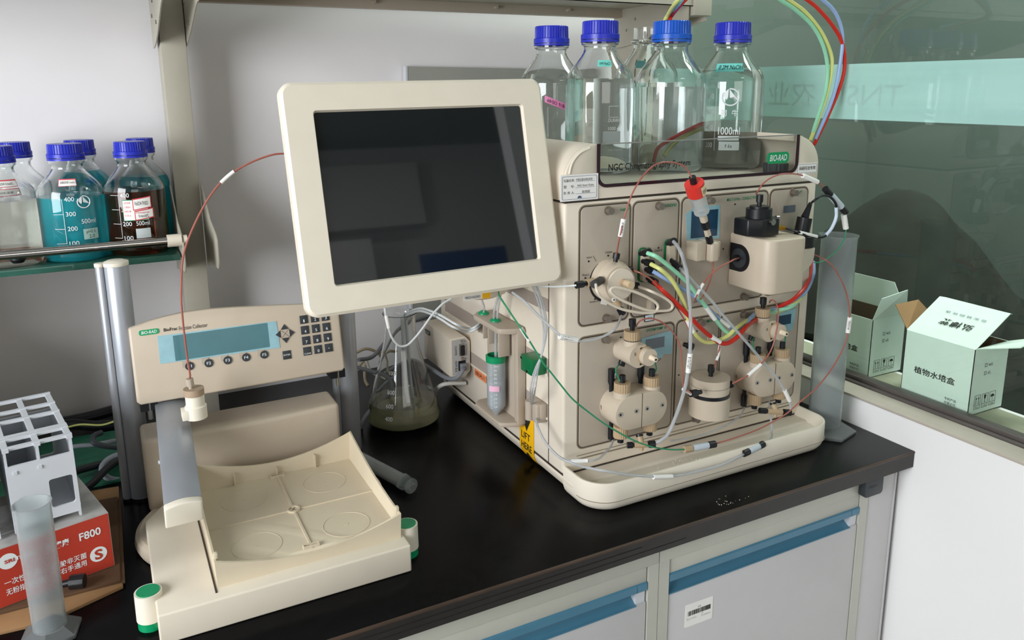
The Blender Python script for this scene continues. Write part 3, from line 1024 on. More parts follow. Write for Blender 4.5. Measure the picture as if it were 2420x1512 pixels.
# ---- module recesses and panels
MODS = [('module_panel', 0.5405, 0.622, 0.2375, 0.4005), ('module_panel', 0.6245, 0.7035, 0.2375, 0.4), ('module_panel', 0.7065, 0.8685, 0.2375, 0.4), ('module_panel', 0.8708, 0.9495, 0.2375, 0.4),
        ('module_panel', 0.541, 0.703, 0.0625, 0.2235), ('module_panel', 0.7053, 0.7865, 0.0625, 0.2235), ('module_panel', 0.788, 0.948, 0.0625, 0.2225)]
panels = []
for nm, x0, x1, z0, z1 in MODS:
    q = MB()
    q.ring(rr(x0 - 0.0006, x1 + 0.0006, z0 - 0.0006, z1 + 0.0006, 0.010), rr(x0 + 0.0018, x1 - 0.0018, z0 + 0.0018, z1 - 0.0018, 0.008), 'y', YF - 0.0004, YF + 0.001)
    gr = q
    p = MB().prism(rr(x0 + 0.0024, x1 - 0.0024, z0 + 0.0024, z1 - 0.0024, 0.0075), 'y', YF - 0.0016, YF + 0.0005, bev=0.0007).build(nm, PANEL, cs)
    gr.build('panel_gap', GROOVE, p)
    q = MB()
    q.ring(rr(x0 + 0.0011, x1 - 0.0011, z0 + 0.0011, z1 - 0.0011, 0.0087), rr(x0 + 0.0024, x1 - 0.0024, z0 + 0.0024, z1 - 0.0024, 0.008), 'y', YF - 0.0007, YF + 0.0008)
    q.build('panel_shadow_gap', DGROOVE, p)
    panels.append(p)
INJ, BLE, DET, PH, PUL, MIX, PUR = panels
YP = YF - 0.0017


def screw(x, z, parent):
    q = MB()
    q.ring(arc(x, z, 0.0064, 0, 345, 23), arc(x, z, 0.0050, 0, 345, 23), 'y', YP - 0.0004, YP + 0.0006)
    q.build('screw_recess', GROOVE, parent)
    MB().cyl((x, YP, z), (x, YP - 0.0085, z), 0.0046, bev=0.0008, n=28).build('thumb_screw', KNOB, parent)


for x, z, p in ((0.5843, 0.3911, INJ), (0.6665, 0.3911, BLE), (0.7547, 0.3925, DET), (0.9152, 0.3925, PH), (0.584, 0.245, INJ), (0.8282, 0.2435, DET), (0.5832, 0.2157, PUL),
                (0.7476, 0.2157, MIX), (0.8301, 0.2155, PUR), (0.7461, 0.067, MIX)):
    screw(x, z, p)


def ptext(s, x, z, w, h, p, m=INK, **k):
    return text(s, fr((x, YP - 0.0002, z)), w, h, m, p, **k)


ptext('INJECT', 0.6055 - 0.002, 0.388, 0.0155, 0.0042, INJ, INKG, bold=0.012, shear=0.15)
ptext('BLENDING', 0.6755, 0.3885, 0.0215, 0.0042, BLE, INKG, bold=0.012, shear=0.15)
ptext('MULTI UV/Vis – CONDUCTIVITY', 0.787, 0.3885, 0.060, 0.0042, DET, INKG, bold=0.012, shear=0.15)
ptext('pH', 0.929, 0.3905, 0.0055, 0.0045, PH, INKG, bold=0.012, shear=0.15)
ptext('SYSTEM PUMP 10', 0.652, 0.2130 + 0.0022, 0.035, 0.0042, PUL, INKG, bold=0.012, shear=0.15)
ptext('MIXER', 0.7605, 0.213, 0.0135, 0.0042, MIX, INKG, bold=0.012, shear=0.15)
for s, px, py, w in (('Column', 1430, 599, 0.0105), ('Inject', 1386, 612, 0.008), ('Waste 2', 1375, 653, 0.0105), ('Sample Pump', 1393, 717, 0.019), ('Pump', 1464, 625, 0.0078)):
    q = P(px, py, YP)
    ptext(s, q.x, q.z, w, 0.0032, INJ)
for s, px, py, w in (('Q4', 1530, 590, 0.0045), ('Q3', 1534, 609, 0.0045), ('Outlet A', 1547, 595, 0.0125), ('Outlet B', 1555, 630, 0.0125)):
    q = P(px, py, YP)
    ptext(s, q.x, q.z, w, 0.0032, BLE)


def dots(lst, p):
    for px, py in lst:
        q = P(px, py, YP)
        MB().cyl((q.x, YP + 0.0002, q.z), (q.x, YP - 0.0004, q.z), 0.0012, n=14).build('indicator_light', BLACKP, p)


dots([(1437, 604), (1391, 617.5), (1383, 657), (1406, 706.5), (1470, 628)], INJ)
dots([(1525.5, 588), (1530, 607), (1556, 585.5), (1564, 620.5)], BLE)
dots([(1737, 482.5), (1709, 588)], DET)
dots([(1467, 797), (1467, 1)][:1], PUL)
dots([(1604, 886), (1647, 782)], MIX)
q = P(1392, 613, YP)
MB().tube([(q.x + 0.006, YP - 0.0003, q.z + 0.004), (q.x + 0.0108, YP - 0.0003, q.z - 0.0035)], 0.0002, n=5, smooth=False).build('pointer_line', INK, INJ)


def film(pts, parent, name='protective_film', m=FILM, y=YP - 0.0004):
    return MB().quad([P(px, py, y) for px, py in pts], th=0.0003).build(name, m, parent)


def scrn(x0, x1, z0, z1, m, parent):
    return MB().box(x0, x1, YP - 0.0009, YP, z0, z1).build('display', m, parent)


film([(1624, 571), (1700, 563), (1702, 484), (1640, 490), (1621, 506)], DET)
scrn(0.7238, 0.7712, 0.3408, 0.3788, LCDN, DET)
scrn(0.8988, 0.9225, 0.3629, 0.3735, LCDG, PH)
film([(1515, 800), (1591, 779), (1588, 836), (1569, 836), (1564, 846), (1540, 842), (1520, 846)], PUL)
scrn(0.6510, 0.6838, 0.1888, 0.2042, LCDG, PUL)
film([(1836, 742), (1882, 727), (1873, 779), (1845, 783)], PUR)
scrn(0.9005, 0.9295, 0.187, 0.2026, LCDN, PUR)
q = P(1555, 843, YP)
MB().ring(arc(q.x, q.z, 0.0062, 0, 345, 23), arc(q.x, q.z, 0.0056, 0, 345, 23), 'y', YP - 0.0003, YP).build('button_ring', INK, PUL)
ptext('pause', q.x - 0.0045, q.z - 0.001, 0.009, 0.0028, PUL)

# ---- generic finger-tight fitting


def fitting(p0, p1, parent, r=0.0036, m=BLACKP, name='fitting', neck=True):
    """knurled nut from p0 (towards the port) to p1 (where the tube enters)"""
    p0, p1 = Vector(p0), Vector(p1)
    r *= 1.16
    d = p1 - p0
    b = MB()
    if neck:
        b.cyl(p0, p0 + d * 0.42, r * 0.62, n=16)
        b.cyl(p0 + d * 0.34, p0 + d * 0.46, r * 0.8, n=18)
        b.cyl(p0 + d * 0.42, p1, r * 0.96, n=20, bev=0.0005, knurl=7)
    else:
        b.cyl(p0, p1, r, n=20, bev=0.0006, knurl=7)
    b.cyl(p1 - d * 0.01, p1 + d * 0.012, r * 0.55, n=14)
    return b.build(name, m, parent)


# ---- injection valve
IV = empty
vx, vz = 0.5865, 0.2985
b = MB()
b.cyl((vx, YP + 0.001, vz), (vx, YF - 0.016, vz), 0.0278, 0.0278, n=56)
b.cyl((vx, YF - 0.016, vz), (vx, YF - 0.030, vz), 0.0278, 0.0235, n=56, bev=0.0006)
iv = b.build('injection_valve', PEEK, cs)
MB().cyl((vx - 0.001, YP + 0.0002, vz - 0.002), (vx - 0.001, YP - 0.0006, vz - 0.002), 0.0289, n=56).build('base_ring', BLACKP, iv)
MB().cyl((vx, YF - 0.0295, vz), (vx, YF - 0.0325, vz), 0.0205, n=56, bev=0.0006).build('face_plate', CREAM, iv)
b = MB()
b.cyl((vx + 0.002, YF - 0.032, vz + 0.002), (vx + 0.002, YF - 0.050, vz + 0.002), 0.0048, n=28)
b.build('needle_port', PEEK_T, iv)
MB().cyl((vx + 0.002, YF - 0.040, vz + 0.002), (vx + 0.002, YF - 0.0515, vz + 0.002), 0.0052, n=28, bev=0.0005).build('needle_port_sleeve', mat('pale_peek', '#cdb694', 0.4, var=0.02), iv)
yv = YF - 0.022


def pv(px, py, y=yv):
    return P(px, py, y)


fitting(pv(1454, 619), pv(1458, 598), iv, 0.0042)
fitting(pv(1474, 644), pv(1493, 637), iv, 0.0042, neck=False)
fitting(pv(1481, 671), pv(1507, 675), iv, 0.0042)
fitting(pv(1389, 669), pv(1361, 674), iv, 0.0042)
MB().cyl(pv(1404, 664), pv(1387, 669.5), 0.0046, 0.0055, n=24, bev=0.0006).build('port_collar', PEEK_T, iv)
fitting(P(1420, 662, YF - 0.026), P(1404, 672, YF - 0.04), iv, 0.0046, neck=False)
MB().cyl(pv(1450, 698), pv(1461, 722), 0.0050, 0.0055, n=24, bev=0.0006).build('port_collar', PEEK_T, iv)
fitting(pv(1462, 723), pv(1471, 741), iv, 0.0046)
q = pv(1450, 708, YF - 0.034)
MB().cyl(q, q + Vector((0, -0.001, 0)), 0.0030, n=24).build('paint_mark', WHITE, iv)
MB().cyl(q + Vector((0, -0.001, 0)), q + Vector((0, -0.0014, 0)), 0.0010, n=16).build('paint_mark_centre', INK, iv)
MB().quad([P(1422, 703, YP - 0.0006), P(1436, 706, YP - 0.0006), P(1434, 721, YP - 0.0006), P(1419, 718, YP - 0.0006)], th=0.0003).build('paper_tag', WHITE, iv)
# tube clip at the bottom of the inject/blending panels
b = MB()
cq = P(1543, 722, YF - 0.01)
b.prism(rr(cq.x - 0.0052, cq.x + 0.0052, cq.z - 0.009, cq.z + 0.008, 0.003), 'y', YP, YF - 0.011, bev=0.0008)
ck = b.build('tube_clip', PEEK, cs)
b = MB()
b.tube([P(1536, 733, YF - 0.014), P(1542, 741, YF - 0.016), P(1550, 731, YF - 0.017), P(1547, 710, YF - 0.014)], 0.0013, n=8)
b.build('cable_tie', BLACKP, ck)
b = MB().prism(rr(-0.0082, 0.0082, -0.0052, 0.0052, 0.0012), 'y', 0, 0.0012, M=Matrix.Translation(P(1535, 751, YF - 0.022)))
b.build('loop_size_tag', BLACKP, ck)
tg = P(1535, 751, YF - 0.0226)
MB().box(tg.x - 0.0068, tg.x + 0.0068, tg.y, tg.y + 0.001, tg.z - 0.0040, tg.z + 0.0040).build('tag_face', mat('pale_tag', '#cfdade', 0.4, var=0.0), ck)
text('1ML', fr((tg.x + 0.0032, tg.y - 0.0002, tg.z + 0.0014), (-1, 0, 0), (0, 0, -1)), 0.0064, 0.003, INK, ck)

# ---- blending valve strips with outlets


def strip(px0, py0, px1, py1, parent, d=0.010, w=0.0105, grn=True):
    a = P(px0, py0, YP)
    c = P(px1, py1, YP)
    x = (a.x + c.x) / 2
    pts = rr(x - w / 2, x + w / 2, c.z, a.z, w * 0.48, n=7)
    q = MB().prism(pts, 'y', YP + 0.0005, YP - d, bev=0.0006).build('outlet_block', PEEK, parent)
    MB().ring(rr(x - w / 2 - 0.0018, x + w / 2 + 0.0018, c.z - 0.0018, a.z + 0.0018, w * 0.5 + 0.001, n=7), rr(x - w / 2 - 0.0002, x + w / 2 + 0.0002, c.z - 0.0002, a.z + 0.0002, w * 0.48, n=7), 'y', YP + 0.0002, YP - 0.003).build('green_gasket', GREEN_DK, q)
    return q


s1 = strip(1513, 588, 1521, 662, cs)
s2 = strip(1574, 568, 1583, 622, cs)
fz = YF - 0.012
for p0, p1, st in (((1513, 599), (1535, 596), s1), ((1519, 617), (1541, 623), s1), ((1525, 636), (1546, 641), s1), ((1529, 656), (1550, 668), s1), ((1577, 575), (1594, 570), s2), ((1585, 614), (1606, 633), s2)):
    fitting(P(*p0, YF - 0.010), P(*p1, YF - 0.030), st, 0.0046)

# ---- UV detector
ux0, ux1, uy0, uy1, uz0, uz1 = 0.796, 0.868, 0.7755, YP, 0.266, 0.3430
pts = [(ux0, uy1), (ux1, uy1), (ux1, uy0 + 0.012)] + arc(ux1 - 0.012, uy0 + 0.012, 0.012, 0, -90, 6)[1:] + arc(ux0 + 0.016, uy0 + 0.016, 0.016, -90, -180, 8)
b = MB().prism(pts, 'z', uz0, uz1, bev=0.0030, seg=3, ang=50)
uv = b.build('uv_detector', PEEK, cs)
yy = 0.832
q = MB()
yb1, yf1 = P(1725.5, 605, ux0, 'x').y, P(1772, 608, ux0, 'x').y
zt1, zb1_ = P(1727, 572, ux0, 'x').z, P(1727, 636, ux0, 'x').z
rz = (zt1 - zb1_) / 2
yy, zz_ = yf1 + rz, (zt1 + zb1_) / 2
half = [(yb1, zb1_), (yb1, zt1)] + arc(yy, zz_, rz, 90, 270, 16)
q.prism(half, 'x', ux0 - 0.0007, ux0 + 0.002)
q.build('flow_cell_recess', BLACKP, uv)
MB().cyl((ux0 - 0.0007, yy, zz_), (ux0 - 0.002, yy, zz_), rz * 0.72, n=36).build('flow_cell_cover', CHAR, uv)
MB().cyl((ux0 - 0.002, yy + 0.001, zz_), (ux0 - 0.009, yy + 0.001, zz_), 0.0048, n=24, bev=0.0008).build('flow_cell_nut', BLACKP, uv)
# black conductivity cell on top
bx, by = 0.811, 0.816
b = MB()
pts = [(bx - 0.029, by - 0.010), (bx - 0.010, by - 0.020), (bx + 0.020, by - 0.020), (bx + 0.027, by - 0.008), (bx + 0.027, by + 0.018), (bx - 0.029, by + 0.018)]
b.prism(pts, 'z', 0.3455, 0.369, bev=0.0022, seg=2, ang=20)
cc = b.build('conductivity_cell', BLACKP, cs)
b = MB()
b.cyl((bx, by, 0.369), (bx, by, 0.382), 0.0178, n=40, bev=0.0012)
b.cyl((bx, by, 0.381), (bx, by, 0.3855), 0.0130, n=36, bev=0.0008)
b.build('cell_cap', BLACKP, cc)
fitting((bx, by, 0.384), (bx, by, 0.4010), cc, 0.0044)
for x_, y_ in ((bx + 0.0035, by - 0.0205), (bx + 0.029, by - 0.004)):
    k = MB()
    d_ = Vector((0, -1, 0)) if x_ < bx + 0.01 else Vector((1, -0.3, 0)).normalized()
    k.cyl((x_, y_, 0.3655), Vector((x_, y_, 0.3655)) + d_ * 0.0045, 0.0044, n=24, bev=0.001)
    k.build('cell_screw', STEEL, cc)
MB().cyl(P(1829, 535, 0.81), P(1853, 539, 0.81), 0.0032, n=12, bev=0.0005).build('gold_connector', BRASS, cc)
MB().cyl(P(1832, 535.5, 0.81), P(1840, 536.5, 0.81), 0.0045, n=6).build('gold_nut', BRASS, cc)

# ---- column holder on the detector panel
b = MB()
b.box(0.7165, 0.7330, 0.832, YP, 0.3130, 0.3390, bev=0.001)
b.box(0.7345, 0.7490, 0.822, YP, 0.3110, 0.3395, bev=0.004, seg=4)
b.box(0.7500, 0.7560, 0.828, YP, 0.3150, 0.3385, bev=0.0025, seg=3)
b.build('column_clip', PEEK, cs)

# ---- pH cell on the right
b = MB()
b.prism([(0.880, 0.3145), (0.880, 0.297)] + arc(0.9015, 0.3045, 0.0235, 200, 360, 16) + [(0.9255, 0.3145)], 'y', YP, 0.8145, bev=0.0012, ang=50)
b.box(0.893, 0.9255, YP - 0.004, YP, 0.2495, 0.284, bev=0.0015)
phc = b.build('ph_cell', CREAM, cs)
pa_, pb_, pc_, pd_ = P(1891, 571, 0.832), P(1893, 557, 0.832), P(1902, 514, 0.832), P(1916, 479, 0.832)
b = MB()
b.cyl(pa_ - (pb_ - pa_) * 0.6, pb_, 0.0200, 0.0192, n=44, bev=0.001)
b.cyl(pb_, pc_, 0.0108, n=36, bev=0.0008)
b.cyl(pc_, pd_, 0.0058, 0.0026, n=24)
b.build('ph_probe', BLACKP, phc)

# ---- pump heads


def pump(x0, parent_unused, z=0.120):
    w, R, y0 = 0.086, 0.0245, 0.8155
    xa, xb = x0 + R, x0 + w - R
    pts = arc(xa, z, R, 90, 270, 14) + arc(xb, z, R, -90, 90, 14)
    b = MB().prism(pts, 'y', YP, y0, bev=0.0012, seg=2, ang=50)
    ph = b.build('pump_head', PANEL if False else PEEK, cs)
    xm = x0 + w / 2
    MB().box(xm - 0.0004, xm + 0.0004, y0 - 0.0002, y0 + 0.002, z - R, z + R).build('head_seam', DGROOVE, ph)
    for dx, dz in ((-0.034, -0.0028), (-0.0085, 0.0), (0.0085, 0.0030), (0.034, 0.0056)):
        pass
    for dx in (-0.0355, -0.0095, 0.0085, 0.0345):
        c = Vector((xm + dx, y0, z + 0.001))
        k = MB()
        k.cyl(c + Vector((0, 0.0005, 0)), c + Vector((0, -0.0006, 0)), 0.0035, n=24)
        k.build('bolt', STEEL, ph)
        MB().cyl(c + Vector((0, -0.0005, 0)), c + Vector((0, -0.0008, 0)), 0.0019, n=6).build('hex_socket', BLACKP, ph)
    text('↑', fr((x0 - 0.0002, 0.852, z - 0.004), (0, -1, 0)), 0.003, 0.0085, INK, ph)
    # top and bottom check valves (tan collars) and black fittings
    for sx in (-1, 1):
        cx_ = xm + sx * 0.0245
        cy_ = 0.828
        MB().cyl((cx_, cy_, z + R - 0.004), (cx_, cy_, z + R + 0.004), 0.0118, n=40).build('valve_seat', PEEK, ph)
        MB().cyl((cx_, cy_, z + R + 0.0035), (cx_, cy_, z + R + 0.0165), 0.0112, n=40, bev=0.001, knurl=20).build('check_valve', PEEK_T, ph)
        MB().cyl((cx_, cy_, z + R + 0.0025), (cx_, cy_, z + R + 0.0042), 0.0104, n=40).build('valve_gasket', DGROOVE, ph)
        MB().cyl((cx_, cy_, z + R + 0.016), (cx_, cy_, z + R + 0.0265), 0.0042, n=24, bev=0.0006, knurl=7).build('fitting', BLACKP, ph)
        MB().cyl((cx_ - 0.001, cy_, z - R - 0.013), (cx_ - 0.001, cy_, z - R + 0.003), 0.0102, n=40, bev=0.001, knurl=20).build('check_valve', PEEK_T, ph)
        MB().cyl((cx_ - 0.001, cy_, z - R - 0.021), (cx_ - 0.001, cy_, z - R - 0.013), 0.0044, n=24, bev=0.0012).build('fitting', BLACKP, ph)
        # rear fittings near the panel
        rx, ry = xm + sx * 0.0245 - 0.003, 0.849
        fitting((rx, ry, z + R - 0.004), (rx, ry, z + R + 0.0290), ph, 0.0046)
        fitting((rx + 0.001, ry, z - R + 0.004), (rx + 0.001, ry, z - R - 0.0245 + (0.010 if sx > 0 else 0)), ph, 0.0042)
    return ph


pl = pump(0.5755, PUL)
pr_ = pump(0.8195, PUR)

# ---- purge / pressure valves above the pumps


def purge(x, z, small=False):
    b = MB()
    b.cyl((x, YP, z), (x, 0.8165, z), 0.0158, n=44, bev=0.001)
    b.box(x - 0.002, x + 0.013, 0.8165, YP, z - 0.0152, z + 0.0152, bev=0.003, seg=3)
    pg = b.build('purge_valve', PEEK, cs)
    MB().cyl((x + 0.010, 0.8175, z), (x + 0.010, 0.8065, z), 0.0118, n=40, bev=0.001).build('purge_knob', PEEK, pg)
    MB().cyl((x + 0.010, 0.8175, z), (x + 0.010, 0.8150, z), 0.0128, n=40, bev=0.0004).build('knob_ring', PEEK_T, pg)
    MB().cyl((x + 0.0115, 0.8065, z), (x + 0.0115, 0.796, z), 0.0038, 0.0032, n=24, bev=0.0004).build('purge_nipple', mat('pale_peek2', '#e9d9bf', 0.4, var=0.02), pg)
    MB().cyl((x + 0.0115, 0.7962, z), (x + 0.0115, 0.7957, z), 0.0016, n=14).build('nipple_bore', BLACKP, pg)
    cy_ = 0.834
    MB().cyl((x, cy_, z + 0.011), (x, cy_, z + 0.0185), 0.0115, n=40).build('valve_seat', PEEK, pg)
    MB().cyl((x, cy_, z + 0.0185), (x, cy_, z + 0.0198), 0.0108, n=40).build('valve_gasket', DGROOVE, pg)
    MB().cyl((x, cy_, z + 0.0195), (x, cy_, z + 0.0320), 0.0112, n=40, bev=0.001, knurl=20).build('knurled_collar', PEEK_T, pg)
    fitting((x, cy_, z + 0.031), (x, cy_, z + 0.0475), pg, 0.0045)
    fitting((x - 0.006, 0.846, z - 0.013), (x - 0.0085, 0.846, z - 0.0205), pg, 0.0042, neck=False)
    text('关', fr((x - 0.009, 0.8163, z + 0.002)), 0.0035, 0.005, INK, pg)
    return pg


pgl = purge(0.6125, 0.1975)
pgr = purge(0.8480, 0.1965)

# ---- mixer
mxx, mxy = 0.7465, 0.8265
b = MB()
b.cyl((mxx, mxy, 0.0855), (mxx, mxy, 0.1150), 0.0290, n=64, bev=0.001)
b.cyl((mxx + 0.0005, mxy, 0.1150), (mxx + 0.0005, mxy, 0.1305), 0.0272, n=64)
b.cyl((mxx + 0.0005, mxy, 0.1305), (mxx + 0.0005, mxy, 0.1425), 0.0272, n=64, bev=0.0008)
mxr = b.build('mixer', PEEK, cs)
MB().cyl((mxx + 0.0005, mxy, 0.1148), (mxx + 0.0005, mxy, 0.1200), 0.0280, n=64).build('mixer_band', BLACKP, mxr)
MB().cyl((mxx + 0.0005, mxy, 0.1303), (mxx + 0.0005, mxy, 0.1307), 0.0274, n=64).build('mixer_seam', DGROOVE, mxr)
MB().box(mxx - 0.012, mxx + 0.012, mxy, YP, 0.0865, 0.135).build('mixer_bracket', PEEK, mxr)
fitting((mxx + 0.0005, mxy, 0.1425), (mxx + 0.0010, mxy, 0.1590), mxr, 0.0045)
fitting(P(1656, 926, 0.805), P(1632, 930, 0.800), mxr, 0.0045)
fitting(P(1719, 911, 0.815), P(1731, 907, 0.812), mxr, 0.0045, neck=False)
for px, py in ((1615, 813), (1680, 800)):
    c = P(px, py, YP)
    MB().cyl(c, c + Vector((0, -0.0015, 0)), 0.0072, n=32, bev=0.0005).build('port_bezel', PEEK, mxr)
    fitting(c + Vector((0, -0.001, 0)), c + Vector((0.006, -0.014, -0.001)), mxr, 0.0045)

# ---- drip tray


def loop_tray(ins, yfront, r):
    x0, x1, y0, y1 = XL + 0.001 + ins, XR - 0.001 - ins, yfront + ins, YF + 0.001
    return [(x0, y1)] + [(x, y) for x, y in arc(x0 + r, y0 + r, r, 180, 270, 10)] + arc(x1 - r, y0 + r, r, 270, 360, 10) + [(x1, y1)]


bm = bmesh.new()
lv = [(0.0115, 0.036, 0.0), (0.0065, 0.038, 0.0028), (0.0025, 0.040, 0.0085), (0.0, 0.042, 0.0165), (0.0, 0.042, 0.0405), (0.0012, 0.039, 0.0428), (0.0035, 0.037, 0.0428), (0.006, 0.034, 0.040), (0.012, 0.029, 0.0265), (0.020, 0.024, 0.0255)]
rings = []
for ins, r, z in lv:
    rings.append([bm.verts.new((x, y, z)) for x, y in loop_tray(ins, 0.7830, r)])
for A, B in zip(rings[:-1], rings[1:]):
    for i in range(len(A) - 1):
        bm.faces.new((A[i], A[i + 1], B[i + 1], B[i]))
bm.faces.new(rings[-1])
bm.faces.new(rings[0][::-1])
bmesh.ops.recalc_face_normals(bm, faces=bm.faces)
q = MB()
q._add(bm)
dt = q.build('drip_tray', CREAM_L, cs)
q = MB()
q.tube([(x, y, 0.0165) for x, y in loop_tray(-0.0001, 0.7830, 0.040)[1:-1]], 0.00045, n=6, smooth=False)
q.build('tray_seam', GROOVE, dt)
b = MB()
b.box(XL + 0.022, XR - 0.022, YF - 0.0008, YF + 0.0005, 0.0475, 0.0492)
b.box(XL + 0.022, XR - 0.022, YF - 0.0008, YF + 0.0005, 0.0530, 0.0537)
b.build('tray_slot', GROOVE, cs)
q = MB()
random.seed(11)
for k in range(70):
    px, py = random.choice(((1630, 1092), (1860, 1030), (1400, 1120), (1560, 1100)))
    c = P(px + random.gauss(0, 28), py + random.gauss(0, 9), 0.0262, 'z')
    if XL + 0.03 < c.x < XR - 0.03 and 0.80 < c.y < 0.85:
        s_ = random.uniform(0.0004, 0.001)
        q.box(c.x, c.x + s_, c.y, c.y + s_ * 1.4, 0.0255, 0.0255 + s_ * 0.8)
o = q.build('dried_salt_crumbs', WHITE)
tag(o, 'scattered white salt crumbs lying in the drip tray', 'crumbs', kind='stuff')
q = MB()
for k in range(60):
    c = P(1735 + random.gauss(0, 22), 1195 + random.gauss(0, 10), 0.0, 'z')
    if c.y > 0.73:
        s_ = random.uniform(0.0003, 0.0008)
        q.box(c.x, c.x + s_, c.y, c.y + s_ * 1.4, 0.0, s_ * 0.8)
o = q.build('dried_salt_grains', WHITE)
tag(o, 'sprinkle of white salt grains on the black worktop before the drip tray', 'crumbs', kind='stuff')

# ---- left flank: seams, rails
xs = XL - 0.0006
b = MB()
b.box(xs, XL + 0.001, 0.8950, 0.8962, 0.030, 0.405)
b.build('flank_seam', DGROOVE, cs)
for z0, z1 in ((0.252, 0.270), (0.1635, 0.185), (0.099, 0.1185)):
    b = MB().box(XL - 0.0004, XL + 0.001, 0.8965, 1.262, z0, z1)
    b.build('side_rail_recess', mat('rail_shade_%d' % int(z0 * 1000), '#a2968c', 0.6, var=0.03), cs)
b = MB()
b.box(XL - 0.0025, XL + 0.001, 0.8965, 1.262, 0.160, 0.1635, bev=0.0005)
b.box(XL - 0.0025, XL + 0.001, 0.8965, 1.262, 0.0955, 0.099, bev=0.0005)
b.build('side_rail', CREAM, cs)

# yellow lift label
def lp_(px, py):
    return P(px, py, XL - 0.0008, 'x')


yl0, yl1 = 0.9375, 0.9815
q = MB()
bmv = bmesh.new()
rows = []
for z in [0.103, 0.06, 0.031, 0.029] + [0.029 - 0.029 * sin(radians(a)) for a in (15, 30, 45, 60)]:
    x = XL - 0.0007 if z >= 0.029 else XL + 0.029 - sqrt(max(0, (0.0297) ** 2 - (0.029 - z) ** 2))
    rows.append((bmv.verts.new((x, yl1, z)), bmv.verts.new((x, yl0, z))))
for A, B in zip(rows[:-1], rows[1:]):
    bmv.faces.new((A[0], B[0], B[1], A[1]))
q._add(bmv)
yl = q.build('lift_label', YLAB, cs)
M = fr((XL - 0.001, yl1, 0), (0, -1, 0))
MB().prism([(0.0175, 0.102), (0.0265, 0.102), (0.0265, 0.074), (0.034, 0.074), (0.0225, 0.0545), (0.010, 0.074), (0.0175, 0.074)], 'z', 0, 0.0002, M=M).build('arrow', INK, yl)
text('LIFT', M @ Matrix.Translation((0.0065, 0.0405, 0)), 0.0265, 0.0105, INK, yl)
text('HERE', M @ Matrix.Translation((0.0065, 0.0245, 0)), 0.0315, 0.0105, INK, yl)
bmv = bmesh.new()
rows = []
for z, hw in ((0.0205, 0.0002), (0.0175, 0.0035), (0.0145, 0.007), (0.0115, 0.0105), (0.0115, 0.0038), (0.009, 0.0038), (0.0065, 0.0038), (0.0045, 0.0038)):
    x = XL + 0.029 - sqrt((0.0302) ** 2 - (0.029 - z) ** 2)
    rows.append((bmv.verts.new((x, yl1 - 0.0225 + hw, z)), bmv.verts.new((x, yl1 - 0.0225 - hw, z))))
for A, B in zip(rows[:-1], rows[1:]):
    if (A[0].co - B[0].co).length > 1e-5:
        bmv.faces.new((A[0], B[0], B[1], A[1]))
q = MB()
q._add(bmv)
q.build('arrow', INK, yl)
MB().box(XL - 0.0032, XL - 0.0024, 1.092, 1.135, 0.084, 0.0965).build('orange_date_label', ORG, cs)
text('108.04.11', fr((XL - 0.0034, 1.132, 0.087), (0, -1, 0)), 0.036, 0.007, mat('brown_ink', '#7c3a2a', 0.6, var=0.0), cs)

# ---- touch monitor
mu = Vector((0.99993, -0.0038, 0.0113)).normalized()
mv = Vector((0.0143, -0.2077, -0.97809)).normalized()
mn = mu.cross(-mv).normalized()      # towards the viewer
TLm = Vector((0.1812, 0.897, 0.5569))
MM = Matrix((mu, -mv, mn)).transposed().to_4x4()
MM.translation = TLm
Wm, Hm = 0.3245, 0.2589
b = MB()
outer = rr(0, Wm, -Hm, 0, 0.0135, n=8)
inner = rr(0.0352, 0.2938, -0.2256, -0.0333, 0.003, n=8)
ob1 = rr(0.0035, Wm - 0.0035, -Hm + 0.0035, -0.0035, 0.011, n=8)
in1 = rr(0.0335, 0.2955, -0.2273, -0.0316, 0.004, n=8)
bmv = bmesh.new()
LL = []
for pts, z in ((in1, -0.006), (inner, -0.0055), (in1, 0.0), (ob1, 0.0), (outer, -0.0032), (outer, -0.016), (ob1, -0.020)):
    LL.append([bmv.verts.new((x, y, z)) for x, y in pts])
LL = LL[1:]
for A, B in zip(LL[:-1], LL[1:]):
    for i in range(len(A)):
        j = (i + 1) % len(A)
        bmv.faces.new((A[i], A[j], B[j], B[i]))
bmv.faces.new(LL[-1])
bmesh.ops.recalc_face_normals(bmv, faces=bmv.faces)
b._add(bmv)
mon = b.build('touch_monitor', mat('monitor_cream', '#e5dbc9', 0.40, var=0.02, bump=0.03, bscale=900), cs, M=MM, smooth=25)
SCR = mat('screen_glass', '#14191a', 0.03, var=0.0, spec=1.0, ior=1.6)
MB().box(0.0345, 0.2945, -0.2262, -0.0326, -0.0075, -0.0052).build('screen', SCR, mon, M=MM)
bb = MB()
bb.prism(rr(0.06, 0.27, -0.215, -0.04, 0.02, n=6), 'z', -0.034, -0.0195, bev=0.004)
bb.build('monitor_back', CREAM, mon, M=MM)
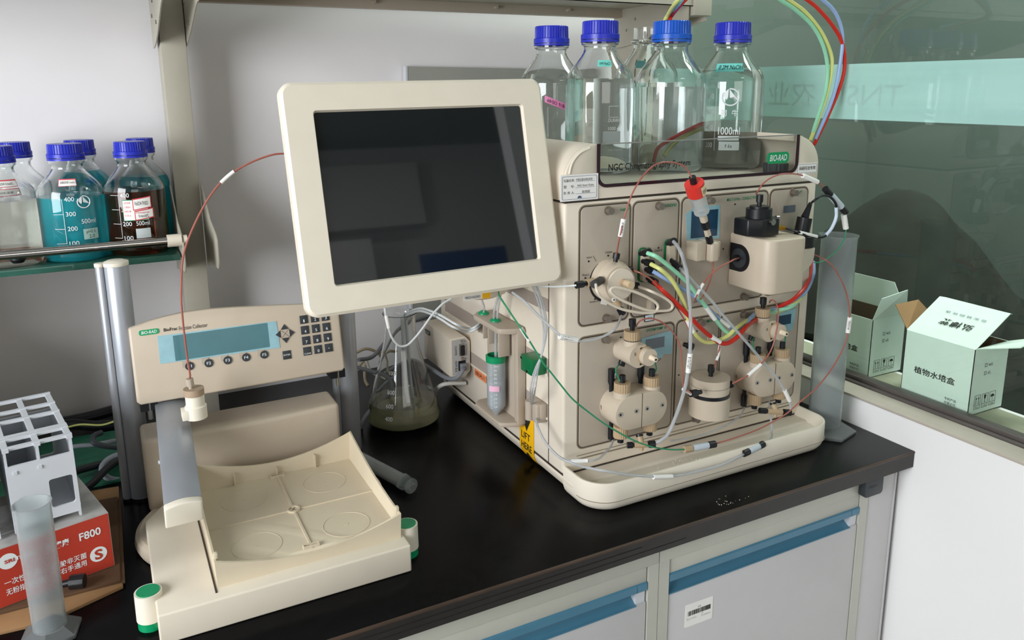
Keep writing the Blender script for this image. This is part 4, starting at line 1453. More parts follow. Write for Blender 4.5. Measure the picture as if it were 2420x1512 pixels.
# arm: from the monitor back to the machine's flank, with rounded pivot and warning labels
b = MB()
b.box(0.40, 0.445, 0.905, 0.96, 0.375, 0.425, bev=0.008, seg=3)
b.box(0.40, 0.520, 0.945, 0.985, 0.385, 0.415, bev=0.008, seg=3)
b.build('monitor_arm', CREAM, cs)
b = MB()
pc = P(1140, 690, 0.97)
b.lathe([(0, -0.012), (0.018, -0.011), (0.030, -0.006), (0.036, 0.003), (0.037, 0.03), (0, 0.03)], M=Matrix.Translation(pc + Vector((0, 0, 0.004))), n=48, sx=1.15, sy=0.8)
arm = b.build('arm_pivot', CREAM, cs)
q = P(1097, 707, 0.93)
MB().box(0, 0.028, 0, 0.0008, 0, 0.008, M=Matrix.Translation(q + Vector((-0.002, -0.003, -0.002))) @ Matrix.Rotation(radians(-2), 4, 'Y')).build('warning_label', WHITE, arm)
text('PINCH HAZARD', Matrix.Translation(q + Vector((0, -0.0035, 0.0005))) @ fr((0, 0, 0)), 0.022, 0.0035, INK, arm)
MB().box(0, 0.012, 0, 0.0010, 0, 0.009, M=Matrix.Translation(q + Vector((0.025, -0.0035, -0.002)))).build('warning_label', YLAB, arm)

# ================================================================== ITEMS ON THE FLANK
# communications box
e = empty('interface_box', (0.48, 1.1, 0.15), 'cream connector box with serial socket clipped to the instrument flank', 'box')
xb0, xb1, yb0, yb1, zb0, zb1 = 0.480, 0.516, 1.152, 1.271, 0.077, 0.147
pts = [(yb0, zb0), (yb1, zb0), (yb1, zb1), (yb0, zb1)]
pf = [(xb0, zb0 + 0.004), (xb0, zb1), (xb1 - 0.009, zb1 + 0.001), (xb1, zb1 - 0.009), (xb1, zb0 + 0.010), (xb1 - 0.010, zb0)]
MB().prism(pf, 'y', yb0, yb1, bev=0.001).build('case', CREAM, e)
pf2 = [(xb0 + 0.003, zb0 + 0.007), (xb0 + 0.003, zb1 - 0.003), (xb1 - 0.010, zb1 - 0.002), (xb1 - 0.003, zb1 - 0.010), (xb1 - 0.003, zb0 + 0.012), (xb1 - 0.012, zb0 + 0.003)]
MB().prism(pf2, 'y', yb0 - 0.0006, yb0 + 0.001).build('connector_plate', mat('grey_plate', '#b4b3b0', 0.4, var=0.02), e)
xc = xb0 + 0.021
for z in (0.141, 0.111):
    MB().cyl((xc, yb0, z), (xc, yb0 - 0.005, z), 0.0025, n=6).build('jack_screw', STEEL, e)
MB().prism(rr(xc - 0.005, xc + 0.005, 0.1155, 0.1365, 0.002), 'y', yb0, yb0 - 0.004, bev=0.0006).build('serial_shell', STEEL, e)
sp = MB().prism(rr(xc - 0.0036, xc + 0.0036, 0.117, 0.135, 0.002), 'y', yb0 - 0.003, yb0 - 0.0048).build('serial_insert', BLACKP, e)
MB().box(xc - 0.007, xc + 0.006, yb0 - 0.0012, yb0, 0.0900, 0.1070).build('network_jack', BLACKP, e)
MB().box(xc - 0.005, xc + 0.005, yb0 - 0.008, yb0 - 0.001, 0.091, 0.103, bev=0.001).build('network_plug', GREYC, e)
text('COMMS', fr((xb0 + 0.008, yb0 - 0.0008, 0.134), (0, 0, -1), (1, 0, 0)), 0.016, 0.0036, INK, e)
text('INSTR BUS', fr((xb0 + 0.008, yb0 - 0.0008, 0.108), (0, 0, -1), (1, 0, 0)), 0.019, 0.0036, INK, e)
pill(fr((xb0 - 0.0006, 1.262, 0.128), (0, -1, 0)), 0.022, 0.008, e, m=mat('badge_dark', '#3e4a42', 0.5, var=0.0))

# tube holder bracket with centrifuge tube
e = empty('tube_bracket', (0.48, 0.96, 0.10), 'taupe C-shaped bracket with green grommets hooked on the instrument flank', 'bracket')
b = MB()
ya, yb_ = 0.960, 1.070
hb = [(0.5175, ya + 0.002), (0.5175, yb_), (0.490, yb_)] + arc(0.4885, yb_ - 0.0155, 0.0085, 100, 180, 5) + arc(0.4905, ya + 0.0180, 0.0105, 180, 235, 4) + [(0.500, ya + 0.002), (0.508, ya)]
b.prism([(x, y) for x, y in hb], 'z', 0.2045, 0.2135, bev=0.0022)
b.prism([(x, y) for x, y in hb], 'z', 0.0625, 0.0700, bev=0.0022)
b.box(0.508, 0.5175, ya + 0.008, yb_ - 0.001, 0.066, 0.209, bev=0.001)
b.build('frame', TAUPE, e)
b = MB()
b.prism(rr(ya, ya + 0.012, 0.0625, 0.2125, 0.005), 'x', 0.5045, 0.5175, bev=0.0012)
b.build('front_rib', TAUPE, e)
GR = [P(1143, 739, 0.2150, 'z'), P(1171, 756, 0.2150, 'z')]
for c in GR:
    MB().lathe([(0, 0.0042), (0.0036, 0.0040), (0.0075, 0.0016), (0.0084, 0.0), (0.0084, -0.002), (0, -0.002)], M=Matrix.Translation(c), n=32).build('grommet', GREENP, e)
for h_ in ((0.486, 0.504, 0.9830, 0.9870, 0.166), (0.486, 0.504, 1.018, 1.0205, 0.176), (0.486, 0.506, 1.035, 1.0375, 0.180), (0.486, 0.506, 1.052, 1.0545, 0.185)):
    MB().box(*h_, 0.2055, bev=0.0008).build('hanger', TAUPE, e)
TX, TY = 0.490, 1.0015
tb = empty('centrifuge_tube', (TX, TY, 0.0705), 'clear conical centrifuge tube with green collar hanging in the taupe bracket', 'tube')
tc = Matrix.Translation((TX, TY, -0.0232))
g = MB().lathe([(0.0, 0.0935), (0.0025, 0.0935), (0.0133, 0.1085), (0.0138, 0.112), (0.0143, 0.184), (0.0131, 0.184), (0.0126, 0.112), (0.012, 0.1095), (0.0022, 0.0955), (0, 0.0955)], M=tc, n=44)
g.build('tube_wall', FROST2, tb)
MB().lathe([(0, 0.0958), (0.0022, 0.0958), (0.0118, 0.1095), (0.0124, 0.112), (0.0128, 0.150), (0, 0.150)], M=tc, n=44).build('liquid', mat('milky_water', '#e9ebef', 0.2, var=0.0, trans=0.3, ior=1.33), tb)
MB().lathe([(0.0128, 0.178), (0.0149, 0.178), (0.0152, 0.187), (0.0125, 0.188)], M=tc, n=44, closed=True).build('green_collar', GREENP, tb)
MB().tube([(TX, TY - 0.002, 0.214), (TX, TY, 0.17), (TX, TY, 0.11)], 0.0022, n=10).build('dip_tube', CLEART, tb)


def tubeang(deg, x, r=0.0146):
    return (radians(deg) + x / r)


for k, s in enumerate(('50ml', '45', '40', '35', '30', '25', '20', '15', '10', '7.5', '5.0')):
    z = 0.1500 - k * 0.0063
    text(s, None, 0.0075 if k == 0 else 0.0042, 0.0026, INKW, tb, name='graduation', bend=lambda x, y, z=z: Vector((TX + 0.0147 * cos(tubeang(232, x)), TY + 0.0147 * sin(tubeang(232, x)), z + y)))
q = MB()
for k in range(22):
    z = 0.1520 - k * 0.00315
    q.tube([(TX + 0.01455 * cos(radians(a)), TY + 0.01455 * sin(radians(a)), z) for a in (206, 214, 222 if k % 2 else 218)], 0.0002, n=4, smooth=False)
q.build('graduation_line', INKW, tb)
bq = MB()
for z0, z1, d0, d1, mm in ((0.112, 0.1205, 200, 262, PINK),):
    bmv = bmesh.new()
    r_ = 0.0149
    A = [bmv.verts.new((TX + r_ * cos(radians(d0 + (d1 - d0) * i / 8)), TY + r_ * sin(radians(d0 + (d1 - d0) * i / 8)), z0)) for i in range(9)]
    B = [bmv.verts.new((TX + r_ * cos(radians(d0 + (d1 - d0) * i / 8)), TY + r_ * sin(radians(d0 + (d1 - d0) * i / 8)), z1)) for i in range(9)]
    for i in range(8):
        bmv.faces.new((A[i], A[i + 1], B[i + 1], B[i]))
    q = MB()
    q._add(bmv)
    q.build('pink_sticker', mat('pale_pink', '#e8b6cc', 0.5, var=0.0), tb)

# dark green block
e = empty('green_block', (0.505, 0.93, 0.16), 'dark green metal block clamped to the instrument flank beside the taupe bracket', 'block')
gq = MB().box(0.4955, 0.5178, 0.9005, 0.934, 0.162, 0.186, bev=0.0014)
gq.build('block', GREEN_DK, e)
for y_, z_ in ((0.9305, 0.1815), (0.914, 0.1665)):
    MB().cyl((0.4957, y_, z_), (0.4942, y_, z_), 0.0022, n=18, bev=0.0006).build('button_screw', CHROME, e)
# tube clamp
b = MB()
b.box(0.508, 0.5182, 0.899, 0.930, 0.092, 0.119, bev=0.0012)
b.box(0.502, 0.512, 0.9005, 0.914, 0.0915, 0.1195, bev=0.0025, seg=3)
b.cyl((0.504, 0.923, 0.0905), (0.504, 0.923, 0.1185), 0.0068, n=24, bev=0.0008)
o = b.build('tube_clamp', TAUPE)
tag(o, 'small taupe clamp gripping three clear tubes above the yellow lift label', 'clamp')


def Pp(px, py, o, X, Y):
    """pixel -> (u, v) on the plane through o spanned by X, Y"""
    o, X, Y = Vector(o), Vector(X).normalized(), Vector(Y).normalized()
    d = RC[0] * ((px - CX) / FPX) + RC[1] * ((py - CY) / FPX) + RC[2]
    n = X.cross(Y)
    c = Vector((0, 0, CAMZ))
    t = (o - c).dot(n) / d.dot(n)
    q = c + d * t - o
    return q.dot(X), q.dot(Y)


def ttext(s, M, bl, br, tl, m, parent, **k):
    """text set on the plane M so that it fills the box given by three of its corners"""
    o, X, Y = M.translation, M.col[0].xyz, M.col[1].xyz
    a, b_, c = Pp(*bl, o, X, Y), Pp(*br, o, X, Y), Pp(*tl, o, X, Y)
    w, h = b_[0] - a[0], c[1] - a[1]
    return text(s, M @ Matrix.Translation((a[0], (a[1] + b_[1]) / 2, 0)), w, h, m, parent, **k)


# ================================================================== FRACTION COLLECTOR
FCB = mat('warm_beige_plastic', '#c3b5a2', 0.45, var=0.02, bump=0.05, bscale=900)
fc = empty('fraction_collector', (0.14, 0.93, 0), 'cream fraction collector with keypad panel, silver poles and shallow square tray', 'lab instrument')
b = MB()
b.prism([(0.004, 0.788), (0.2735, 0.788), (0.2735, 0.990), (0.25, 1.03), (0.03, 1.03), (0.004, 0.99)], 'z', 0.0005, 0.0345, bev=0.0022, seg=3)
b.build('deck', mat('collector_cream', '#dcd2c0', 0.4, var=0.02, bump=0.04, bscale=900), fc)
b = MB()
b.lathe([(0.93, 0.0), (0.985, 0.002), (1.0, 0.008), (0.99, 0.016), (0.955, 0.0205), (0.0, 0.0225)], M=Matrix.Translation((0.146, 0.990, 0)) @ Matrix.Diagonal((0.156, 0.120, 1, 1)), n=72)
b.build('oval_base', FCB, fc)
b = MB()
pts = [(0.011, 1.045)] + [(0.011 + 0.254 * t / 10, 1.045 - 0.007 * sin(pi * t / 10)) for t in range(1, 10)] + [(0.265, 1.045), (0.265, 1.105), (0.011, 1.105)]
b.prism(pts, 'z', 0.015, 0.1165, bev=0.006, seg=4, ang=50)
b.build('rear_housing', FCB, fc)
for x_, y_ in ((-0.0015, 0.829), (0.2815, 0.8255)):
    f = MB()
    f.cyl((x_, y_, 0.0095), (x_, y_, 0.040), 0.0138, 0.0135, n=40, bev=0.0018)
    f = f.build('corner_foot', CREAM_L, fc)
    MB().cyl((x_, y_, 0.0), (x_, y_, 0.0095), 0.0130, n=40, bev=0.001).build('rubber_ring', GREENP, f)
    MB().cyl((x_, y_, 0.0398), (x_, y_, 0.0408), 0.0114, n=40, bev=0.0004).build('green_cap', GREENP, f)
# tray
X0, X1, Y0, Y1 = 0.0635, 0.2695, 0.807, 1.010
TC = mat('tray_cream', '#d3c6ad', 0.45, var=0.02)
bm = bmesh.new()


def topz(x, y):
    u = (x - X0) / (X1 - X0)
    v_ = (y - Y0) / (Y1 - Y0)
    edge = 0.066 + (0.0885 - 0.066) * v_
    dip = 0.0185 if v_ < 0.5 else 0.0215
    onfb = (v_ < 0.01 or v_ > 0.99)
    if onfb:
        return edge - dip * (sin(pi * u)) ** 0.9
    return edge - 0.0065 * sin(pi * v_)


per = []
N = 22
for i in range(N):
    per.append((X0 + (X1 - X0) * i / N, Y0))
for i in range(N):
    per.append((X1, Y0 + (Y1 - Y0) * i / N))
for i in range(N):
    per.append((X1 - (X1 - X0) * i / N, Y1))
for i in range(N):
    per.append((X0, Y1 - (Y1 - Y0) * i / N))


def inset(p, k):
    cx_, cy_ = (X0 + X1) / 2, (Y0 + Y1) / 2
    hx, hy = (X1 - X0) / 2, (Y1 - Y0) / 2
    return (cx_ + (p[0] - cx_) * (hx - k) / hx, cy_ + (p[1] - cy_) * (hy - k) / hy)


L = []
L.append([bm.verts.new((*inset(p, 0.0012), 0.0345)) for p in per])
L.append([bm.verts.new((*p, topz(*p))) for p in per])
L.append([bm.verts.new((*inset(p, 0.0022), topz(*p))) for p in per])
L.append([bm.verts.new((*inset(p, 0.005), 0.050)) for p in per])
for A, B in zip(L[:-1], L[1:]):
    for i in range(len(A)):
        j = (i + 1) % len(A)
        bm.faces.new((A[i], A[j], B[j], B[i]))
bm.faces.new(L[-1])
bm.faces.new(L[0][::-1])
bmesh.ops.recalc_face_normals(bm, faces=bm.faces)
q = MB()
q._add(bm)
ty = q.build('rack_tray', TC, fc, smooth=25)
q = MB()
q.box(X0 + 0.004, X1 - 0.004, 0.9018, 0.9042, 0.0497, 0.0515)
q.build('floor_rib', TC, ty)
q = MB()
q.box(0.1645, 0.1669, Y0 + 0.004, Y1 - 0.004, 0.0497, 0.0515)
q.build('floor_rib', TC, ty)
MB().ring(arc(0.1657, 0.903, 0.0078, 0, 345, 23), arc(0.1657, 0.903, 0.0058, 0, 345, 23), 'z', 0.0495, 0.0525).build('centre_boss', TC, ty)
for cx_, cy_ in ((0.116, 0.957), (0.2165, 0.955), (0.2135, 0.8415), (0.1125, 0.845)):
    MB().ring(arc(cx_, cy_, 0.0272, 0, 352.5, 47), arc(cx_, cy_, 0.0265, 0, 352.5, 47), 'z', 0.0495, 0.0504).build('floor_ring', TC, ty)
    MB().ring(arc(cx_, cy_, 0.0022, 0, 330, 11), arc(cx_, cy_, 0.0015, 0, 330, 11), 'z', 0.0495, 0.0503).build('floor_dimple', TC, ty)
for cx_, cy_ in ((0.1657, 0.9995), (0.1657, 0.8145)):
    MB().ring([(cx_ - 0.009, cy_ - 0.003), (cx_ + 0.009, cy_ - 0.003), (cx_ + 0.009, cy_ + 0.003), (cx_ - 0.009, cy_ + 0.003)],
              [(cx_ - 0.0076, cy_ - 0.0017), (cx_ + 0.0076, cy_ - 0.0017), (cx_ + 0.0076, cy_ + 0.0017), (cx_ - 0.0076, cy_ + 0.0017)], 'z', 0.0495, 0.0530).build('tray_latch', TC, ty)
for x_, h_ in ((0.1125, 0.066), (0.1657, 0.062), (0.2165, 0.068)):
    MB().box(x_ - 0.0009, x_ + 0.0009, Y1 - 0.010, Y1 - 0.003, 0.0497, h_).build('wall_rib', TC, ty)
for x_, xx in ((X0, 0.0045), (X1 - 0.0045, 0.0045)):
    MB().box(x_, x_ + xx, Y0 + 0.006, Y0 + 0.012, 0.06, 0.0715, bev=0.001).build('corner_tab', TC, ty)
MB().box(0.0612, 0.0632, 0.8, 1.0, 0.0335, 0.0350).build('deck_slot', DGROOVE, fc)

# poles
for k, px in enumerate((0.0, 0.296)):
    b = MB()
    out = arc(px + 0.0055, 1.128, 0.0152, 150, -165, 26)
    out += arc(px - 0.0125, 1.127, 0.0062, -60, -300, 12)
    b.prism(out, 'z', 0.004, 0.3285, bev=0.0003)
    p = b.build('pole', ALU, fc)
    b = MB()
    b.prism([((x - px) * 1.03 + px, (y - 1.128) * 1.03 + 1.128) for x, y in out], 'z', 0.3285, 0.3335, bev=0.001)
    b.cyl((px + 0.0055, 1.128, 0.333), (px + 0.0055, 1.128, 0.3355), 0.0145, 0.010, n=40)
    b.build('pole_cap', CREAM_L, p)
    b = MB().prism([((x - px) * 1.02 + px, (y - 1.128) * 1.02 + 1.128) for x, y in out], 'z', 0.0, 0.0045)
    b.build('pole_foot', BLACKP, p)

# control panel head, tilted back 12 degrees
tv = radians(12)
MC = fr((0.0111, 1.062, 0.2612), (1, 0, 0), (0, sin(tv), cos(tv)))
MC.translation = Vector((0.0111, 1.07, 0.2586))
Wc, Hc = 0.2665, 0.0985


def arcz(u):
    kn = ((0, -0.001), (0.03, 0.0065), (0.063, 0.0107), (0.095, 0.0112), (0.126, 0.0094), (0.181, 0.005), (0.219, 0.0015), (0.2665, -0.0035))
    for (a, p), (c, q) in zip(kn[:-1], kn[1:]):
        if u <= c + 1e-9:
            return p + (q - p) * (u - a) / (c - a)
    return kn[-1][1]


top_ = [(Wc * k / 20, arcz(Wc * k / 20)) for k in range(21)]
pts = [(0.004, -Hc), (Wc - 0.004, -Hc), (Wc, -Hc + 0.004)] + top_[::-1] + [(0, -Hc + 0.004)]
b = MB()
b.prism(pts, 'z', -0.030, 0, bev=0.003, seg=3, ang=50)
b.prism([(x * 0.98 + 0.003, y - 0.004 if y > -0.05 else y + 0.006) for x, y in pts], 'z', -0.052, -0.029, bev=0.006, seg=3, ang=50)
hd = b.build('control_head', FCB, fc, M=MC)
pw = 0.0235
ML = MC @ Matrix.Translation((0.0112, -0.0118, 0.0003))
pill(ML, 0.0232, 0.0068, hd)
text('BioFrac', MC @ Matrix.Translation((0.0400, -0.0105, 0.0002)), 0.0162, 0.0042, INK, hd, bold=0.015)
text('Fraction Collector', MC @ Matrix.Translation((0.0580, -0.0115, 0.0002)), 0.0345, 0.0050, INK, hd, lift=0.0004)
MB().prism([(0.0315, -0.0505), (0.1812, -0.0530), (0.1800, -0.0165), (0.0320, -0.0150)], 'z', 0, 0.0006, M=MC).build('protective_film', FILM, hd)
MB().box(0.0498, 0.1677, -0.0498, -0.0172, 0.0, 0.0009, M=MC).build('display', LCDT, hd)
for k in range(5):
    u = 0.0655 + 0.0235 * k
    MB().box(u - 0.0085, u + 0.0005, -0.0595, -0.0505 - 0.0012, 0, 0.0007, M=MC).build('key_marker', TAUPE, hd)
    MB().cyl(MC @ Vector((u, -0.0590, 0)), MC @ Vector((u, -0.0590, 0.0012)), 0.0054, n=36, bev=0.0003).build('function_key', CHAR, hd)
    text('F%d' % (k + 1), MC @ Matrix.Translation((u - 0.0026, -0.0608, 0.0012)), 0.0052, 0.0037, INKW, hd)
for r_ in range(4):
    for c_ in range(3):
        s = (('1', '2', '3'), ('4', '5', '6'), ('7', '8', '9'), ('CLEAR', '0', '.'))[r_][c_]
        u, v_ = 0.2168 + 0.0149 * c_, -0.0195 - 0.0146 * r_
        MB().box(u - 0.0055, u + 0.0055, v_ - 0.0057, v_ + 0.0057, 0, 0.0011, M=MC, bev=0.0003).build('key', CHAR, hd)
        if s == 'CLEAR':
            text(s, MC @ Matrix.Translation((u - 0.0047, v_ - 0.0042, 0.0011)), 0.0094, 0.0019, INKW, hd)
        elif s == '.':
            MB().cyl(MC @ Vector((u, v_ - 0.0005, 0.001)), MC @ Vector((u, v_ - 0.0005, 0.0014)), 0.0006, n=12).build('lettering', INKW, hd)
        else:
            text(s, MC @ Matrix.Translation((u - 0.0011, v_ - 0.0038, 0.0011)), 0.0016 if s == '1' else 0.0026, 0.0039, INKW, hd)
MB().box(0.1835, 0.1945, -0.0700, -0.0585, 0, 0.0011, M=MC, bev=0.0003).build('key', CHAR, hd)
text('ENTER', MC @ Matrix.Translation((0.1845, -0.0650, 0.0011)), 0.0090, 0.0020, INKW, hd)
dc = Vector((0.1898, -0.0350, 0))
for a_ in range(4):
    R4 = Matrix.Rotation(a_ * pi / 2, 4, 'Z')
    MM4 = MC @ Matrix.Translation(dc) @ R4
    MB().prism([(-0.0052, 0.0060), (0.0052, 0.0060), (0, 0.0128)], 'z', 0, 0.0012, M=MM4).build('arrow_key', CHAR, hd)
    MB().prism([(-0.0052, 0.0057), (-0.0004, 0.0008), (0.0004, 0.0008), (0.0052, 0.0057)], 'z', 0, 0.0016, M=MM4).build('arrow_pad', TAUPE, hd)
# clamp hardware under the head
for u in (0.012, 0.256):
    c = MC @ Vector((u, -Hc, -0.012))
    MB().box(c.x - 0.009, c.x + 0.012, c.y - 0.004, c.y + 0.02, c.z - 0.010, c.z + 0.002).build('clamp_block', BLACKP, fc)
    MB().cyl((c.x + 0.002, c.y - 0.001, c.z - 0.022), (c.x + 0.002, c.y - 0.001, c.z), 0.0032, n=16, bev=0.0005).build('clamp_screw', STEEL, fc)

# dispensing arm
A0, A1 = Vector((0.0505, 1.060, 0.158)), Vector((0.0424, 0.863, 0.1160))
dirA = (A1 - A0).normalized()
Xa = Vector((1, 0.03, 0)).normalized()
Za = Xa.cross(dirA) * -1
if Za.z < 0:
    Za = -Za
MA = Matrix((Xa, dirA, Za)).transposed().to_4x4()
MA.translation = A0
La = (A1 - A0).length
sec = [(-0.0193, -0.026), (0.0193, -0.026), (0.0193, -0.001)] + [(0.0193 - 0.0386 * k / 8, -0.001 + 0.0035 * sin(pi * k / 8)) for k in range(1, 8)] + [(-0.0193, -0.001)]
arm_o = MB().prism([(x, z) for x, z in sec], 'y', 0, La - 0.001, bev=0.0006, ang=50, M=MA).build('arm', ALU, fc)
MB().prism([(x * 1.01, z * 1.03) for x, z in sec], 'y', La - 0.001, La + 0.009, bev=0.002, seg=3, ang=50, M=MA).build('arm_end_cap', CREAM_L, arm_o)
MB().cyl(MA @ Vector((-0.0193, 0.11, -0.012)), MA @ Vector((-0.0210, 0.11, -0.012)), 0.0022, n=16).build('arm_pin', WHITEP, arm_o)
# nozzle holder beside the arm
nc = P(459, 945, 1.0)
cx_, cy_ = nc.x, 1.0
zb_ = 0.1525
b = MB()
b.lathe([(0.0, 0.0), (0.0128, 0.0), (0.0128, 0.0155), (0.0112, 0.017), (0.0112, 0.030), (0.0, 0.030)], M=Matrix.Translation((cx_ + 0.001, cy_, zb_)), n=44)
b.box(cx_ - 0.016, cx_ - 0.002, cy_ - 0.009, cy_ + 0.009, zb_ + 0.001, zb_ + 0.013, bev=0.001)
nz = b.build('nozzle_cup', CREAM_L, fc)
MB().cyl((cx_ + 0.0005, cy_, zb_ + 0.030), (cx_ + 0.0005, cy_, zb_ + 0.0385), 0.0120, n=44, bev=0.0008).build('nozzle_ring', mat('brown_peek', '#a8917a', 0.45, var=0.04), nz)
b = MB()
b.cyl((cx_ - 0.0025, cy_, zb_ + 0.038), (cx_ - 0.0025, cy_, zb_ + 0.0425), 0.0025, n=16)
b.cyl((cx_ - 0.0025, cy_, zb_ + 0.0420), (cx_ - 0.0030, cy_, zb_ + 0.0515), 0.0044, n=16, bev=0.0006, knurl=8)
b.build('nozzle_nut', TAUPE, nz)
NOZ = Vector((cx_ - 0.003, cy_, zb_ + 0.0515))

# ================================================================== GLASSWARE AND PLASTICS ON THE BENCH
# Erlenmeyer flask
fl = empty('erlenmeyer_flask', (0.413, 1.202, 0), 'one litre conical flask of murky waste liquid between collector and instrument', 'flask')
R0 = 0.0615
prof = [(0, 0.003), (0.045, 0.002), (0.054, 0.0), (0.0605, 0.006), (R0, 0.017), (0.058, 0.035), (0.049, 0.065), (0.040, 0.095), (0.0325, 0.122), (0.0275, 0.145), (0.0255, 0.160), (0.0252, 0.182), (0.0275, 0.186), (0.0285, 0.1885)]
loop = prof + [(max(0, r - 0.002), z + (0.0025 if i < 3 else 0.0005)) for i, (r, z) in enumerate(prof)][::-1]
loop[len(prof) * 2 - 1] = (0, 0.0055)
MB().lathe(loop, n=64).build('glass_body', GLASS, fl, local=True, smooth=60)
lp = [(0, 0.006), (0.0438, 0.005), (0.0525, 0.0035), (0.0588, 0.0085), (0.0597, 0.017), (0.0562, 0.035), (0.0548, 0.0395), (0, 0.0395)]
MB().lathe(lp, n=64).build('liquid', MURKY, fl, local=True, smooth=60)
for s, z, r in (('1000', 0.0955, 0.0415), ('800', 0.066, 0.0505), ('600', 0.0445, 0.0565), ('400', 0.0245, 0.061)):
    text(s, None, 0.0125, 0.0065, INKW, fl, name='graduation', local=True, bend=lambda x, y, z=z, r=r: Vector(((r - y * 0.3 + 0.0012) * cos(radians(222) + x / r), (r - y * 0.3 + 0.0012) * sin(radians(222) + x / r), z + y)))
MB().tube([(0.003, -0.004, 0.187), (0.001, -0.012, 0.12), (0.0, -0.018, 0.06), (0.006, -0.022, 0.012)], 0.0032, n=12).build('dip_tube', WTUBE, fl, local=True)
MB().tube([(0.010, 0.0, 0.187), (0.012, -0.004, 0.10), (0.017, -0.006, 0.012)], 0.0026, n=12).build('dip_tube', CLEART, fl, local=True)


def cylinder(c, ztop, R, Rb, label, foot_rot, contents=None, name='measuring_cylinder', sc=1.0):
    e = empty(name, (c[0], c[1], 0), label, 'cylinder')
    T = 0.0018 * sc
    zb = 0.010
    prof = [(0, zb), (R * 0.93, zb), (R * 0.95, zb + 0.002), (R, ztop - 0.010), (R * 1.02, ztop - 0.004), (R * 1.08, ztop)]
    inn = [(max(0, r - T), z + (T if i < 3 else 0)) for i, (r, z) in enumerate(prof)]
    bm = bmesh.new()
    n = 48
    rings = []
    for k, (r, z) in enumerate(prof + inn[::-1]):
        ring = []
        for i in range(n):
            a = 2 * pi * i / n
            rr2 = r
            if z > ztop - 0.003 and abs(((a - radians(foot_rot + 95) + pi) % (2 * pi)) - pi) < 0.28:
                rr2 = r * (1.0 + 0.16 * cos(((((a - radians(foot_rot + 95)) + pi) % (2 * pi)) - pi) / 0.28 * pi / 2))
            ring.append(bm.verts.new((rr2 * cos(a), rr2 * sin(a), z)) if r > 0 else None)
        if r == 0:
            v0 = bm.verts.new((0, 0, z))
            ring = [v0] * n
        rings.append(ring)
    for A, B in zip(rings[:-1], rings[1:]):
        for i in range(n):
            j = (i + 1) % n
            vs = []
            for v_ in (A[i], A[j], B[j], B[i]):
                if v_ not in vs:
                    vs.append(v_)
            if len(vs) >= 3:
                bm.faces.new(vs)
    bmesh.ops.recalc_face_normals(bm, faces=bm.faces)
    q = MB()
    q._add(bm)
    q.build('tube_wall', FROST, e, local=True, smooth=50)
    h = []
    for k in range(6):
        a = radians(foot_rot + 60 * k)
        h.append((Rb * cos(a), Rb * sin(a)))
    q = MB()
    q.prism(h, 'z', 0.0, 0.0045, bev=0.001)
    bmv = bmesh.new()
    A = [bmv.verts.new((x * 0.93, y * 0.93, 0.0045)) for x, y in h]
    B = [bmv.verts.new((R * 0.97 * cos(radians(foot_rot + 60 * k)), R * 0.97 * sin(radians(foot_rot + 60 * k)), 0.013)) for k in range(6)]
    for i in range(6):
        bmv.faces.new((A[i], A[(i + 1) % 6], B[(i + 1) % 6], B[i]))
    bmv.faces.new(B)
    bmv.faces.new(A[::-1])
    q._add(bmv)
    q.build('hexagonal_foot', FROST, e, local=True)
    return e


cylinder((1.0030, 0.838), 0.323, 0.0265, 0.0495, 'tall translucent measuring cylinder on the worktop, right of the big instrument', 15)
cylinder((-0.0950, 0.862), 0.149, 0.0165, 0.0300, 'small translucent measuring cylinder in front of the red glove carton', 20, sc=0.8)

# lying plunger tube
e = empty('empty_syringe', (0.325, 0.99, 0), 'empty clear plastic syringe lying on the worktop behind the collector', 'syringe')
a0, a1 = Vector((0.2985, 1.078, 0.0110)), Vector((0.3325, 0.976, 0.0110))
dq = (a1 - a0).normalized()
b = MB()
Ms = Matrix.Translation(a0) @ dq.to_track_quat('Z', 'Y').to_matrix().to_4x4()
Ls = (a1 - a0).length
b.lathe([(0.0, 0), (0.0100, 0), (0.0100, Ls), (0.0090, Ls), (0.0090, 0.001), (0, 0.001)], M=Ms, n=36)
b.build('barrel', FROST2, e)
hx = [(0.0135 * cos(radians(60 * k + 12)), 0.0122 * sin(radians(60 * k + 12))) for k in range(6)]
MB().prism(hx, 'z', Ls - 0.004, Ls + 0.002, M=Ms, bev=0.001).build('barrel_flange', FROST, e)
b = MB()
b.cyl(a1 + dq * 0.014, a1 + dq * 0.0158, 0.0108, n=36)
b.build('thumb_rest', FROST, e)
b = MB()
b.box(-0.0006, 0.0006, -0.0075, 0.0075, 0.01, Ls + 0.015, M=Ms)
b.build('plunger_rib', FROST, e)
b = MB()
b.box(-0.0075, 0.0075, -0.0006, 0.0006, 0.01, Ls + 0.015, M=Ms)
b.build('plunger_rib', FROST, e)

# ================================================================== LEFT: card, glove carton, racks
b = MB()
b.prism([(-0.026, 0.912), (-0.023, 1.170), (-0.30, 1.20), (-0.33, 0.90), (-0.10, 0.882)], 'z', 0.0, 0.004, bev=0.0006)
o = b.build('cardboard_sheet', CARD)
tag(o, 'flat brown cardboard sheet lying under the red glove carton', 'cardboard')
b = MB()
b.prism([(-0.028, 0.918), (-0.0255, 1.13), (-0.29, 1.14), (-0.31, 0.915)], 'z', 0.0042, 0.008, bev=0.0006)
b.prism([(-0.0265, 0.915), (-0.0235, 0.915), (-0.0215, 1.13), (-0.0245, 1.13)], 'z', 0.0042, 0.006)
o = b.build('brown_envelope', CARDD)
tag(o, 'darker brown envelope on top of the cardboard sheet, beneath the red carton', 'envelope')
c = P(200, 1372, 0.016, 'z')
b = MB()
b.cyl(c + Vector((0, 0, 0)), c + Vector((-0.014, 0.004, 0)), 0.008, n=18, bev=0.001, knurl=9)
